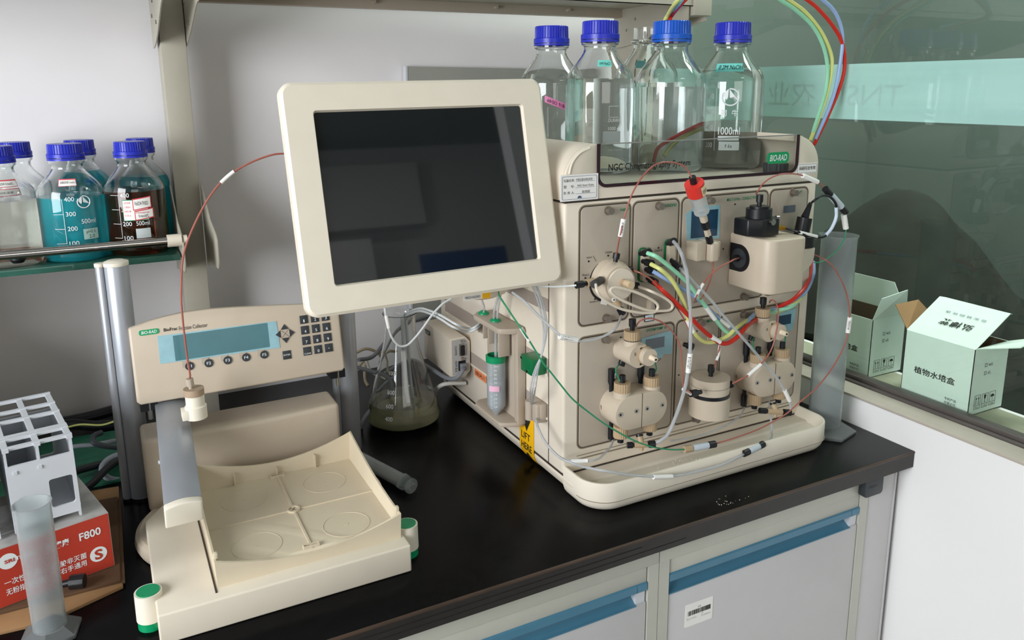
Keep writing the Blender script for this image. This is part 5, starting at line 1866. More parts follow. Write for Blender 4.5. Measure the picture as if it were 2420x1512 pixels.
b.cyl(c + Vector((-0.014, 0.004, 0)), c + Vector((-0.022, 0.006, -0.001)), 0.004, n=14, bev=0.001)
o = b.build('black_knob', BLACKP)
tag(o, 'small black knob lying on the envelope just below the red carton', 'knob')

ga = radians(15.5)
gX, gY = Vector((cos(ga), sin(ga), 0)), Vector((-sin(ga), cos(ga), 0))
gz0, gz1 = 0.0082 + 0.008, 0.0765
GO = Vector((-0.0325, 0.9520, 0))
MG = Matrix((gX, gY, Vector((0, 0, 1)))).transposed().to_4x4()
MG.translation = GO
gb = empty('glove_carton', GO + Vector((0, 0, 0.008)), 'red and white carton of disposable gloves propping up the white tube racks', 'carton')
q = MB()
q.box(-0.235, 0, 0, 0.128, gz0 - 0.008, gz1, M=MG, bev=0.0008)
q.build('carton_body', BOXGREY, gb)
MB().box(-0.2352, -0.0008, -0.0006, 0.0, gz0 - 0.007, gz1 - 0.001, M=MG).build('front_print', BOXRED, gb)
MB().box(-0.20, -0.035, 0.03, 0.10, gz1 - 0.0004, gz1 + 0.0006, M=MG).build('film_window', mat('cloudy_film', '#c8c6c4', 0.15, var=0.25, scale=50), gb)
Mf = fr(GO + gY * -0.0007, gX, (0, 0, 1))
ttext('F800', Mf, (188, 1277), (239, 1263), (186, 1259), INKW, gb, bold=0.02)
ttext('施睿康', Mf, (113, 1303), (165, 1288), (111, 1286), INKW, gb, bold=0.03)
ttext('橡胶非灭菌', Mf, (126, 1342), (206, 1322), (124, 1328), INKW, gb, bold=0.01)
ttext('左右手通用', Mf, (128, 1361), (206, 1338), (126, 1347), INKW, gb, bold=0.01)
ttext('一次性使用', Mf, (11, 1383), (95, 1360), (9, 1368), INKW, gb, bold=0.01)
ttext('无粉指套手套', Mf, (15, 1403), (110, 1378), (13, 1388), INKW, gb, bold=0.01)
u, v_ = Pp(233, 1309, Mf.translation, gX, (0, 0, 1))
MB().prism(arc(u, v_, 0.0090, 0, 350, 35), 'z', 0, 0.0002, M=Mf).build('size_disc', INKW, gb)
text('S', Mf @ Matrix.Translation((u - 0.0042, v_ - 0.0062, 0.0003)), 0.0084, 0.0124, BOXRED, gb, bold=0.03)
u, v_ = Pp(19, 1326, Mf.translation, gX, (0, 0, 1))
MB().prism(arc(u, v_, 0.0088, 0, 350, 35), 'z', 0, 0.0002, M=Mf).build('brand_disc', INKW, gb)
text('SRI', Mf @ Matrix.Translation((u - 0.0035, v_ - 0.002, 0.0003)), 0.0095, 0.0042, BOXRED, gb, bold=0.03)
text('TRANG', Mf @ Matrix.Translation((u + 0.0072, v_ - 0.0018, 0.0003)), 0.018, 0.0042, INKW, gb, bold=0.03)


def tube_rack(ox, oy, ang, label):
    a_ = radians(ang)
    M = Matrix.Translation((ox, oy, gz1 + 0.0018)) @ Matrix.Rotation(a_, 4, 'Z')
    e = empty('tube_rack', (ox, oy, gz1 + 0.001), label, 'rack', 'white tube racks on the glove carton')
    Wr, Dr, Hr = 0.066, 0.158, 0.0985
    q = MB()
    hole = rr(-0.0275, -0.0045, 0.017, 0.050, 0.003)
    # front plate as frame around one window
    fo = [(-Wr, 0.006), (-0.001, 0.006), (-0.001, 0.076), (-Wr, 0.076)]

    def win_plate(x0, x1, z0, z1, hx0, hx1, hz0, hz1, y0, y1):
        q = MB()
        h_ = rr(hx0, hx1, hz0, hz1, 0.003, n=4)
        o_ = []
        for (x, z) in h_:
            cx2, cz2 = (hx0 + hx1) / 2, (hz0 + hz1) / 2
            dx, dz = x - cx2, z - cz2
            k = min(abs((x1 if dx > 0 else x0) - cx2) / max(1e-6, abs(dx)), abs((z1 if dz > 0 else z0) - cz2) / max(1e-6, abs(dz)))
            o_.append((cx2 + dx * k, cz2 + dz * k))
        # snap the nearest points to the corners
        for cxn, czn in ((x0, z0), (x1, z0), (x1, z1), (x0, z1)):
            i = min(range(len(o_)), key=lambda i: (o_[i][0] - cxn) ** 2 + (o_[i][1] - czn) ** 2)
            o_[i] = (cxn, czn)
        q.ring(o_, h_, 'y', y0, y1, M=M)
        return q
    win_plate(-Wr, -0.001, 0.006, 0.078, -0.0285, -0.0050, 0.018, 0.052, -0.0005, 0.0025).build('front_plate', WHITEP, e)
    win_plate(-Wr, -0.001, 0.006, 0.078, -0.0285, -0.0050, 0.018, 0.052, Dr - 0.003, Dr).build('back_plate', WHITEP, e)
    for x in (-0.0022, -0.0345, -Wr + 0.001):
        q = MB()
        q.prism([(0.0, 0.0), (0.007, 0.0), (0.012, 0.010), (Dr - 0.012, 0.010), (Dr - 0.007, 0.0), (Dr, 0.0), (Dr, Hr - 0.003), (0.0, Hr - 0.003)], 'x', x - 0.0012, x + 0.0012, M=M)
        q.build('side_plate', WHITEP, e)
    g = MB()
    zt0, zt1 = Hr - 0.003, Hr
    for x in (-0.0035, -0.0345, -Wr + 0.002):
        g.box(x - 0.003, x + 0.003, -0.004, Dr + 0.003, zt0, zt1, M=M)
    for y in (0.0, 0.026, 0.0335, 0.083, 0.1155, Dr - 0.004):
        g.box(-Wr - 0.001, 0.0, y, y + 0.0055, zt0 + 0.0002, zt1 + 0.0006, M=M)
    g.build('top_grid', WHITEP, e)
    for x, z in ((-0.058, 0.070), (-0.0345, 0.070), (-0.0345, 0.012)):
        MB().box(x - 0.0018, x + 0.0018, -0.0018, 0.0, z - 0.0018, z + 0.0018, M=M).build('plate_tab', WHITEP, e)
    MB().box(-Wr, 0, 0.006, Dr - 0.006, 0.010, 0.0125, M=M).build('bottom_shelf', WHITEP, e)
    return e


tube_rack(-0.0580, 0.9565, 10, 'white flat-pack tube rack with a window, standing on the red carton')
tube_rack(-0.1350, 0.9420, 10, 'white tube rack cut by the left edge, beside the other rack')

# added cream case out of view, shades the wall below the glass shelf
b = MB()
b.prism(rr(-0.72, -0.27, 0.0, 0.280, 0.012), 'y', 1.12, 1.42, bev=0.006)
o = b.build('shade_case', CREAM)
tag(o, 'added cream case out of view, shading the wall under the glass shelf', 'case')

# ================================================================== CARTONS BEHIND THE GLASS
def carton(x0, x1, y0, y1, h, label, lid, txt=True):
    z0 = 0.0505
    z1 = z0 + h
    e = empty('mint_carton', ((x0 + x1) / 2, (y0 + y1) / 2, z0), label, 'carton', 'mint cartons behind the glass')
    q = MB()
    q.box(x0, x0 + 0.001, y0, y1, z0, z1)
    q.box(x1 - 0.001, x1, y0, y1, z0, z1)
    q.box(x0, x1, y0, y0 + 0.001, z0, z1)
    q.box(x0, x1, y1 - 0.001, y1, z0, z1)
    q.box(x0, x1, y0, y1, z0, z0 + 0.001)
    q.build('carton_walls', MINT, e)
    q = MB()
    q.box(x0 + 0.001, x0 + 0.0014, y0 + 0.001, y1 - 0.001, z0 + 0.001, z1 - 0.0005)
    q.box(x1 - 0.0014, x1 - 0.001, y0 + 0.001, y1 - 0.001, z0 + 0.001, z1 - 0.0005)
    q.box(x0 + 0.001, x1 - 0.001, y0 + 0.001, y0 + 0.0014, z0 + 0.001, z1 - 0.0005)
    q.box(x0 + 0.001, x1 - 0.001, y1 - 0.0014, y1 - 0.001, z0 + 0.001, z1 - 0.0005)
    q.build('brown_lining', CARDD, e)
    M = fr((x0 - 0.0004, y1, z0), (0, -1, 0), (0, 0, 1))
    ww = y1 - y0
    text('植物水培盒', M @ Matrix.Translation((ww * 0.18, h * 0.385, 0)), ww * 0.60, h * 0.105, INK, e, bold=0.012)
    text('专利产品', M @ Matrix.Translation((ww * 0.66, h * 0.135, 0)), ww * 0.165, h * 0.042, INK, e)
    text('仿冒必究', M @ Matrix.Translation((ww * 0.66, h * 0.075, 0)), ww * 0.165, h * 0.042, INK, e)
    M2 = fr((x0, y0 - 0.0004, z0), (1, 0, 0), (0, 0, 1))
    dd = x1 - x0
    for k, t_ in enumerate(('96孔', '6孔')):
        zz = h * (0.70 - 0.12 * k)
        MB().ring([(dd * 0.33, zz), (dd * 0.39, zz), (dd * 0.39, zz + 0.0055), (dd * 0.33, zz + 0.0055)], [(dd * 0.335, zz + 0.0005), (dd * 0.385, zz + 0.0005), (dd * 0.385, zz + 0.005), (dd * 0.335, zz + 0.005)], 'z', 0, 0.0002, M=M2).build('tick_box', INK, e)
        text(t_, M2 @ Matrix.Translation((dd * 0.43, zz, 0)), dd * (0.13 if k == 0 else 0.09), 0.005, INK, e)
    for k in range(3):
        xx = dd * (0.14 + 0.22 * k)
        q = MB()
        q.ring([(xx, h * .08), (xx + dd * .17, h * .08), (xx + dd * .17, h * .29), (xx, h * .29)], [(xx + .0004, h * .08 + .0004), (xx + dd * .17 - .0004, h * .08 + .0004), (xx + dd * .17 - .0004, h * .29 - .0004), (xx + .0004, h * .29 - .0004)], 'z', 0, 0.0002, M=M2)
        q.box(xx, xx + dd * .17, h * .135, h * .139, 0, 0.0002, M=M2)
        cxm = xx + dd * .085
        if k == 0:
            for sx in (-0.003, 0.003):
                q.prism([(cxm + sx - 0.0003, h * .15), (cxm + sx + 0.0003, h * .15), (cxm + sx + 0.0003, h * .23), (cxm + sx + 0.0014, h * .23), (cxm + sx, h * .265), (cxm + sx - 0.0014, h * .23), (cxm + sx - 0.0003, h * .23)], 'z', 0, 0.0002, M=M2)
        elif k == 1:
            q.prism([(cxm - 0.0025, h * .27), (cxm + 0.0025, h * .27), (cxm + 0.002, h * .225), (cxm + 0.0003, h * .20), (cxm + 0.0003, h * .165), (cxm + 0.0015, h * .155), (cxm - 0.0015, h * .155), (cxm - 0.0003, h * .165), (cxm - 0.0003, h * .20), (cxm - 0.002, h * .225)], 'z', 0, 0.0002, M=M2)
        else:
            q.prism([(cxm - 0.0045, h * .21)] + [(cxm - 0.0045 * cos(radians(a)), h * .21 + 0.0042 * sin(radians(a))) for a in range(20, 180, 20)] + [(cxm + 0.0045, h * .21)], 'z', 0, 0.0002, M=M2)
            q.box(cxm - 0.0002, cxm + 0.0002, h * .155, h * .22, 0, 0.0002, M=M2)
        q.build('handling_mark', INK, e)
        text(('向上', '小心轻放', '怕湿')[k], M2 @ Matrix.Translation((xx + dd * .04, h * .092, 0)), dd * .09, h * .03, INK, e)
    if lid:
        # lid leaning up from the front edge
        a = Vector((x0, y1, z1))
        c_ = Vector((x0, y0, z1))
        up = Vector((1.2175 - x0, 0.0, 0.2045 - z1))
        pts = [a, c_, c_ + up + Vector((0, -0.001, 0)), a + up]
        MB().quad(pts, th=0.0012).build('lid_flap', MINT, e)
        lipv = Vector((0.010, 0, -0.003))
        lp2 = [a + up, c_ + up, c_ + up + lipv + Vector((0, 0.002, 0)), a + up + lipv + Vector((0, -0.004, 0.001)), a + up + lipv * 0.5 + Vector((0, -0.001, 0.001))]
        MB().quad(lp2[:4], th=0.001).build('tuck_flap', MINT, e)
        Y_ = up.normalized()
        ML_ = fr(a + up * 0.0 + Vector((-0.0009, 0, 0.0006)), (0, -1, 0), Y_)
        L_ = up.length
        MR = ML_ @ Matrix.Translation((ww * 0.76, L_ * 0.50, 0)) @ Matrix.Rotation(pi, 4, 'Z')
        text('弘博莱', MR, ww * 0.46, L_ * 0.155, INK, e, bold=0.015, shear=0.1)
        MR = ML_ @ Matrix.Translation((ww * 0.84, L_ * 0.70, 0)) @ Matrix.Rotation(pi, 4, 'Z')
        text('您 实 验 的 优 选', MR, ww * 0.58, L_ * 0.055, INKB, e)
        # side flaps
        MB().quad([Vector((x0 + 0.002, y1, z1)), Vector((x1 - 0.002, y1, z1)), Vector((1.204, y1 + 0.028, z1 + 0.036)), Vector((1.170, y1 + 0.045, z1 + 0.028))], th=0.0012).build('side_flap', CARD, e)
        MB().quad([Vector((x0 + 0.004, y0, z1)), Vector((x1 - 0.002, y0, z1)), Vector((x1 + 0.004, y0 - 0.045, z1 + 0.018)), Vector((x0 + 0.035, y0 - 0.045, z1 + 0.010))], th=0.0012).build('side_flap', MINT, e)
    else:
        MB().quad([P(2063, 757, y0, 'y'), Vector((x1, y0, z1)), P(2146, 685, y0 - 0.012), P(2085, 706, y0 - 0.004)], th=0.0012).build('side_flap', MINT, e)
        MB().quad([Vector((x1, y0 + 0.01, z1)), Vector((x1, y1, z1)), Vector((x1 + 0.002, y1, z1 + 0.05)), Vector((x1 + 0.002, y0 + 0.03, z1 + 0.05)), Vector((x1 + 0.001, y0 + 0.012, z1 + 0.02))], th=0.0012).build('lid_flap', MINT, e)
    return e


carton(1.1415, 1.2270, 0.6905, 0.807, 0.1075, 'mint carton with closed slanting lid, nearest one behind the glass', True)
carton(1.1465, 1.2320, 0.8745, 0.9900, 0.105, 'open mint carton with dark inside, behind the tall measuring cylinder', False)

# dark cloth heap in the next room, on a low cupboard
b = MB()
b.box(1.32, 2.1, 0.6, 2.0, ZF, -0.05, bev=0.01)
o = b.build('low_cupboard', NEXTW)
tag(o, 'low grey cupboard in the next room under the dark cloth', 'cupboard')
bm = bmesh.new()
NX, NY = 44, 44
import mathutils
gv = []
for i in range(NX + 1):
    row = []
    for j in range(NY + 1):
        x = 1.36 + 0.66 * i / NX
        y = 0.72 + 1.2 * j / NY
        peak = 0.30 * math.exp(-(((y - 1.17) / 0.17) ** 2 + ((x - 1.6) / 0.16) ** 2))
        body = 0.17 * math.exp(-(((y - 1.25) / 0.36) ** 4 + ((x - 1.66) / 0.27) ** 4))
        nz_ = mathutils.noise.noise(Vector((x * 7, y * 7, 0.3))) * 0.035 + mathutils.noise.noise(Vector((x * 22, y * 16, 2.3))) * 0.012
        z = -0.046 + max(0.0, peak * 0.62 + body + nz_ * min(1, (body + peak) * 8))
        row.append(bm.verts.new((x, y, z)))
    gv.append(row)
for i in range(NX):
    for j in range(NY):
        bm.faces.new((gv[i][j], gv[i + 1][j], gv[i + 1][j + 1], gv[i][j + 1]))
b = MB()
b._add(bm)
o = b.build('dark_cloth', CLOTH, smooth=80)
md = o.modifiers.new('thick', 'SOLIDIFY')
md.thickness = 0.004
tag(o, 'crumpled dark green cloth heaped behind the mint cartons in the next room', 'cloth')

# ================================================================== TUBING
def pts_(lst, y):
    out = []
    for p in lst:
        if len(p) == 2:
            out.append(P(p[0], p[1], y))
        elif len(p) == 3:
            out.append(P(p[0], p[1], p[2]))
        else:
            out.append(P(p[0], p[1], p[3], p[2]))
    return out


def tubing(label, lst, y, r, m, sleeve=(), name='tubing', cat='tube', group=None, n=10):
    ps = pts_(lst, y)
    o = MB().tube(ps, r, n=n).build(name, m)
    tag(o, label, cat, group)
    for s in sleeve:
        sp = pts_(s[0], y)
        MB().tube(sp, s[1], n=12, smooth=len(sp) > 2).build('marker_sleeve', WHITE, o)
        if len(s) > 2:
            a, c = sp[0], sp[-1]
            X = (c - a).normalized()
            vd = (Vector((0, 0, CAMZ)) - (a + c) / 2).normalized()
            Y = vd.cross(X).normalized()
            L = (c - a).length
            M = fr(a + vd * (s[1] + 0.0002), X, Y)
            text(s[2], M @ Matrix.Translation((L * 0.2, -s[1] * 0.5, 0)), L * 0.6, s[1] * 1.0, INK, o)
    return o


rb = 0.00105
yt = 0.800
tubing('brown capillary arching from injection valve over to the red-capped column', [(1637, 426), (1630, 410), (1619, 394), (1600, 386), (1578, 383), (1560, 385), (1541, 394), (1517, 419), (1494, 458), (1478, 505), (1464, 563), (1457, 600, 0.832)], yt, rb, BRN,
       [([(1473.6, 517.5), (1466, 559)], 0.0032, '#7 OHENG')])
tubing('brown capillary looping from black conductivity cell to the floating white filter', [(1787, 458, 0.816), (1792, 450), (1802, 435), (1822, 420), (1849, 411), (1880, 411), (1897, 415), (1915, 422), (1933, 430), (1952, 448)], 0.805, rb, BRN,
       [([(1897, 415), (1932, 430)], 0.0034)])
tubing('thin green capillary hanging from the floating filter back to the pH cell', [(1993, 497), (2000, 520), (1999, 541), (1997, 560), (1983, 585), (1963, 605), (1941, 619), (1924, 620)], 0.80, 0.0009, GCAP,
       [([(1994, 507), (1999, 540)], 0.0042)])
tubing('brown capillary from the detector cell crossing the grey panel to the left', [(1747, 609, 0.83), (1735, 613, 0.80), (1724, 619), (1699, 633), (1677, 651), (1662, 670), (1650, 692), (1643, 708), (1640, 715, 0.85)], 0.80, rb, BRN,
       [([(1662, 670), (1652, 687), (1644, 704)], 0.0021)])
tubing('short brown capillary dropping from the beige column clip', [(1679, 566, 0.825), (1685, 615, 0.826), (1684, 638, 0.81), (1677, 666), (1666, 691), (1656, 706), (1645, 713, 0.845)], 0.81, rb, BRN)
tubing('long brown capillary bulging past the tall measuring cylinder to the tray', [(1900, 600, 0.855), (1923, 602, 0.83), (1949, 613), (1969, 630), (1985.6, 658), (1999, 688), (2006, 719), (2008, 749), (2007, 770), (2003.6, 788), (1992, 824.5), (1965.5, 871), (1929, 917), (1886, 953.4), (1859, 977), (1820, 1000), (1784, 1017.5), (1725.5, 1038, 0.79), (1691, 1048, 0.793)], 0.79, rb, BRN,
       [([(2008.5, 750), (2003.5, 786)], 0.0034, 'TRENCH #4')])
tubing('green capillary sweeping from under the monitor down to the tray filter', [(1178, 690, 0.87), (1181, 700.7, 0.86), (1202, 733, 0.85), (1231, 775.7), (1252, 806.7), (1283, 856.7), (1300, 877.5), (1323, 906.6), (1352, 941.5), (1387, 970.6), (1431, 1002.6), (1486, 1034.6), (1533, 1053.5), (1579, 1061.7), (1617, 1062)], 0.797, 0.0011, GCAP,
       [([(1231, 776), (1250, 805)], 0.0020)])
tubing('clear tube running along the tray front into the second tray filter', [(1266, 990, 0.90), (1272.6, 1013, 0.88), (1288, 1043.6, 0.86), (1314.8, 1074, 0.835), (1343.6, 1091, 0.81), (1387, 1104.5, 0.80), (1431, 1113), (1503.7, 1123.4), (1588, 1125), (1667, 1109), (1711, 1096, 0.777), (1758, 1073, 0.781)], 0.776, 0.0018, CLEART,
       [([(1544, 1127), (1588, 1125.5)], 0.0032)])
tubing('clear tube from the right pump down to the second tray filter', [(1818.6, 948, 0.84), (1821.5, 985.5, 0.825), (1824, 1014.6, 0.815), (1821.5, 1036, 0.797), (1804, 1049.5, 0.786)], 0.81, 0.0017, CLEART)
for k, (dx, lab) in enumerate(((0, 'clear tube rising from the taupe clamp, left strand of the trio'), (6, 'clear tube rising from the taupe clamp, middle strand of the trio'), (-5, 'clear tube rising from the taupe clamp, right strand of the trio'))):
    tubing(lab, [(1257 + dx * 0.5, 955, 0.912), (1258 + dx, 925), (1262 + dx, 897), (1269 + dx * 0.6, 868.6), (1278.6, 842), (1286 - dx * 0.3, 811), (1289 - dx * 0.8, 773), (1283 - dx, 735), (1274 - dx, 702), (1264 - dx, 676)], 0.865 + 0.004 * k, 0.0012, CLEART)
tubing('clear waste tube from under the injection valve past the instrument corner', [(1469, 746, 0.832), (1455.6, 774, 0.81), (1433, 791), (1400, 803), (1364, 806), (1342, 799), (1321, 790), (1297.6, 768.6, 0.82), (1274, 747, 0.83), (1238, 711, 0.84), (1209.5, 690, 0.85)], 0.81, 0.0016, CLEART,
       [([(1363, 803.5), (1322, 795)], 0.0038, 'WASTE 1')])
tubing('white tube leaving the injection valve leftwards behind the monitor', [(1362, 674, 0.832), (1340, 676, 0.84), (1300, 677, 0.85), (1250, 672, 0.86)], 0.835, 0.0012, WTUBE)
lc = [(1408, 672, 0.815), (1411, 687), (1421.5, 703), (1442, 717.5), (1471, 730.6), (1507, 738), (1533.5, 739.5), (1546, 737.5), (1553.5, 730), (1554, 720.4), (1543.7, 710), (1522, 698.6), (1493, 687), (1463.7, 680.4), (1447.7, 680.4), (1443, 687), (1453.5, 698.6), (1478, 713), (1514.6, 728), (1541, 734), (1579, 733.5), (1589, 725), (1585, 714.6), (1567, 701.5), (1538, 688), (1507.6, 676.5, 0.833)]
tubing('cream sample loop coiled below the injection valve and tied with a tag', lc, 0.806, 0.0019, CREAMT, name='sample_loop', cat='tube')
tubing('brown capillary from the size tag down to the left purge valve', [(1503.7, 771, 0.833), (1507, 764, 0.82), (1515, 757), (1530, 752.5), (1547, 754), (1570.6, 765.5), (1594, 790), (1607, 816), (1611, 851), (1613, 886), (1615.7, 915), (1633, 929, 0.787)], 0.80, rb, BRN,
       [([(1614, 919), (1633, 931)], 0.0024)])
tubing('brown capillary from injection valve following the red tube down', [(1493, 638, 0.834), (1509, 643, 0.82), (1528, 652.8), (1542.6, 663.7), (1570, 692), (1600, 728), (1622, 765), (1634, 795), (1627, 812, 0.845)], 0.815, rb, BRN)
TC_ = 'coloured inlet tubes on the instrument face'
tubing('thick red inlet tube sagging across the instrument face', [(1545.5, 666, 0.826), (1567, 687), (1589, 707), (1611, 729), (1632.8, 751), (1667, 784.7), (1699, 808), (1719.7, 811), (1743, 796), (1760, 776), (1781, 758.6, 0.83), (1815, 739, 0.848), (1847, 722, 0.84), (1874, 708, 0.83), (1899, 683, 0.835), (1913, 658, 0.86), (1919, 632, 0.90), (1917, 605, 0.95)], 0.808, 0.0031, RED,
       [([(1680, 795), (1701, 808)], 0.0036)], group=TC_)
tubing('pale yellow inlet tube drooping lowest across the instrument face', [(1538, 624, 0.826), (1560, 636), (1579, 652), (1592, 668), (1605, 691), (1614, 710), (1619.7, 729), (1629.5, 764), (1647, 793.5), (1667, 808), (1690.6, 806.6), (1719.7, 793.5), (1743, 773), (1769, 755.6, 0.83), (1795, 745.5, 0.845), (1842, 735, 0.842), (1871, 720.7, 0.835), (1897, 697.5, 0.84), (1915, 660, 0.88)], 0.811, 0.0029, YEL,
       [([(1625, 757), (1638, 784)], 0.0034)], group=TC_)
tubing('mint green inlet tube crossing the instrument face diagonally', [(1529.5, 598, 0.826), (1550, 605.5), (1570, 620), (1590.6, 637.5), (1611, 655), (1630, 674), (1647, 697), (1669, 726), (1690.6, 754), (1708, 776), (1725.5, 787.7), (1749, 782), (1772, 764, 0.83), (1798, 747, 0.845), (1840, 733, 0.838), (1871, 724, 0.833), (1900, 697, 0.84)], 0.814, 0.0029, GRN,
       [([(1668, 726), (1689, 754)], 0.0034)], group=TC_)
tubing('pale blue inlet tube crossing the instrument face below the green one', [(1542.6, 641, 0.826), (1567, 655), (1596, 672), (1625.5, 690), (1644, 703), (1667, 722), (1696, 750), (1722.6, 770), (1743, 779), (1760, 773), (1772, 753, 0.83), (1795, 737, 0.846), (1842, 728, 0.842), (1885.5, 703, 0.835), (1906, 686, 0.84), (1922, 650, 0.87), (1923, 620, 0.92)], 0.817, 0.0029, BLU,
       [([(1699, 754), (1722, 771)], 0.0034)], group=TC_)
tubing('wide clear outlet tube hanging from the upper blending port to the tray', [(1592, 571, 0.826), (1601, 581, 0.81), (1609.5, 598), (1617, 620), (1622.6, 642), (1625.5, 668), (1628, 700), (1631, 729), (1632, 758), (1632, 782), (1631, 825), (1625, 881), (1618, 918.6), (1603, 968), (1580, 1023), (1562, 1040), (1547, 1048, 0.80)], 0.795, 0.0024, CLEART,
       [([(1631, 835), (1626, 880)], 0.0036, 'B OUTLET')])
tubing('thin clear outlet tube slanting right over both pump rows', [(1605, 632, 0.83), (1625.5, 652), (1647, 675), (1669, 697), (1691, 722), (1725.5, 764), (1769, 814), (1801, 851.7), (1833, 889.5), (1853.5, 921.5), (1866.6, 947.7), (1869, 974)], 0.800, 0.0020, CLEART,
       [([(1854, 922), (1866, 947)], 0.0030)])
tubing('brown capillary looping off the right purge valve to the mixer', [(1818.6, 715, 0.834), (1820, 711, 0.82), (1826, 709), (1833, 715), (1839, 732), (1837.5, 767), (1830, 805), (1818.6, 834), (1798, 860), (1767.7, 886.6), (1754.6, 894), (1731, 906, 0.80)], 0.79, rb, BRN,
       [([(1798, 861), (1768, 887)], 0.0026)])
tubing('brown capillary with white sleeve standing on top of the mixer', [(1687, 871, 0.8265), (1690, 860), (1693.5, 851.7), (1697, 836), (1700.7, 815), (1690, 803, 0.84)], 0.815, rb, BRN,
       [([(1693.5, 851), (1698, 838), (1700.7, 815)], 0.0020)])
tubing('short green capillary feeding the left collar of the left pump', [(1464, 860, 0.846), (1457, 868.7), (1455.7, 880), (1463, 895), (1468.8, 906)], 0.828, 0.001, GCAP)
tubing('short green capillary feeding the right collar of the left pump', [(1548, 856, 0.84), (1551, 871.7), (1544.4, 886), (1541.5, 893)], 0.828, 0.001, GCAP)
tubing('short clear tube into the rear fitting of the left pump', [(1456, 880), (1453.5, 886), (1452.8, 894)], 0.845, 0.0014, CLEART)
tubing('short green capillary feeding the left collar of the right pump', [(1783.7, 795, 0.846), (1778.4, 805), (1779, 816.7), (1786, 830), (1790, 838)], 0.828, 0.001, GCAP)
tubing('short green capillary feeding the right collar of the right pump', [(1856, 795, 0.84), (1855, 810), (1852, 826)], 0.828, 0.001, GCAP)
tubing('clear drain tube from under the left pump to the tray corner', [(1450, 1034.6, 0.849), (1442.6, 1055, 0.835), (1425, 1075, 0.82), (1413.5, 1084, 0.813), (1390, 1089, 0.812), (1350, 1089, 0.83), (1330, 1083, 0.85)], 0.82, 0.0015, CLEART,
       [([(1390, 1089, 0.812), (1350, 1089.5, 0.826)], 0.0030)])
tubing('clear drain tube lying at the back of the drip tray', [(1760, 962, 0.849), (1749, 982.6, 0.842), (1719.7, 1003, 0.836), (1682, 1020, 0.833), (1638, 1033.5, 0.833), (1585, 1042, 0.835)], 0.835, 0.0014, CLEART)

# four supply tubes arching over to the top bottles
arcs = (('yellow', YEL, [(1563, 100, 1.004), (1568, 60, 1.0), (1578, 36, 1.0), (1602, 0), (1650, -50), (1720, -78), (1790, -58), (1865, 0), (1903, 28.6), (1941, 76), (1963.5, 127), (1965, 165), (1954, 222), (1935, 279), (1915, 332)]),
        ('red', RED, [(1586, 100, 1.004), (1584, 50, 1.0), (1588, 36, 1.0), (1619, 0), (1670, -45), (1740, -70), (1820, -55), (1908, 0), (1941, 28.6), (1970, 63.5), (1989, 98), (1996, 136.5), (1993.7, 174.6), (1979, 222), (1951, 286), (1924, 342)]),
        ('mint green', GRN, [(1570, 100, 1.004), (1574, 52, 1.01), (1581, 36, 1.01), (1607, 0), (1650, -40), (1710, -62), (1780, -45), (1844, 0), (1878, 22), (1919, 60), (1944, 105), (1955, 152), (1954, 197), (1944, 241), (1921, 313)]),
        ('pale blue', BLU, [(1578, 100, 1.004), (1579, 52, 1.01), (1585, 36, 1.01), (1612, 0), (1660, -60), (1740, -95), (1850, -75), (1944, 0), (1970, 25), (1985.7, 57), (1991, 95), (1987, 140), (1976, 203), (1960, 254), (1927, 329)]))
for nm, mm, L in arcs:
    tubing(nm + ' supply tube arching high from the bright-capped bottle to behind the instrument', L, 0.945, 0.0030, mm, group='supply tubes over the bottles')
# tubes inside bottle three
tubing('red supply tube curving down inside the bright-capped bottle', [(1655, 200, 1.018), (1652, 240, 1.018), (1640, 270, 1.012), (1615, 300, 1.005), (1580, 330, 0.985), (1556, 350, 0.985), (1547, 382, 0.988)], 1.0, 0.0028, RED)
tubing('yellow supply tube curving down inside the bright-capped bottle', [(1659, 200, 1.022), (1656, 240, 1.022), (1645, 272, 1.016), (1618, 305, 1.010), (1590, 335, 0.992), (1570, 365, 0.992)], 1.0, 0.0028, YEL)

# left capillary to the fraction collector
LB = [(700, 361, 0.99), (676, 362.5), (643.5, 365.7), (597, 382), (551, 407), (518.5, 435), (490.7, 472), (463, 523), (440, 579), (430.5, 625), (428, 694), (430, 734), (435, 785), (443.6, 852), (449, 885)]
o = MB().tube(pts_(LB, 0.995) + [NOZ], 0.0012, n=10).build('tubing', BRN)
tag(o, 'long brown capillary arching from the monitor to the collector nozzle', 'tube')
MB().tube(pts_([(553, 405), (537, 418), (522, 432)], 0.995), 0.0023, n=12).build('marker_sleeve', WHITE, o)
# white waste lines around the flask
tubing('white waste tube sagging in front of the flask neck', [(908, 715, 1.10), (910, 733.5), (913, 752), (918, 774), (925.7, 796.5), (937, 812), (948, 818), (964, 814.5), (982, 796.5), (1000, 774), (1022.4, 742.5), (1046, 718), (1066, 706)], 1.09, 0.0017, WTUBE,
       [([(912, 745), (918.5, 775)], 0.0027)])
tubing('white waste tube from flask mouth to the taupe bracket, upper strand', [(962, 752, 1.20), (966, 738, 1.19), (991, 729, 1.16), (1013, 733, 1.13), (1045, 747, 1.08), (1078, 766, 1.04), (1108, 776, 1.05), (1124, 772, 1.045), (1138, 760, 1.05)], 1.1, 0.0019, WTUBE)
tubing('white waste tube from flask mouth to the taupe bracket, lower strand', [(958, 755, 1.20), (964, 744, 1.19), (990, 735, 1.16), (1013, 740, 1.13), (1040, 753, 1.08), (1072, 773, 1.04), (1104, 783, 1.05), (1124, 778, 1.045), (1137, 766, 1.05)], 1.1, 0.0019, WTUBE)
tubing('pair of clear tubes entering the front grommet, left strand', [(1167, 755, 1.008), (1168, 735, 1.005), (1174, 710, 1.0), (1180, 690, 0.99)], 1.0, 0.0017, CLEART)
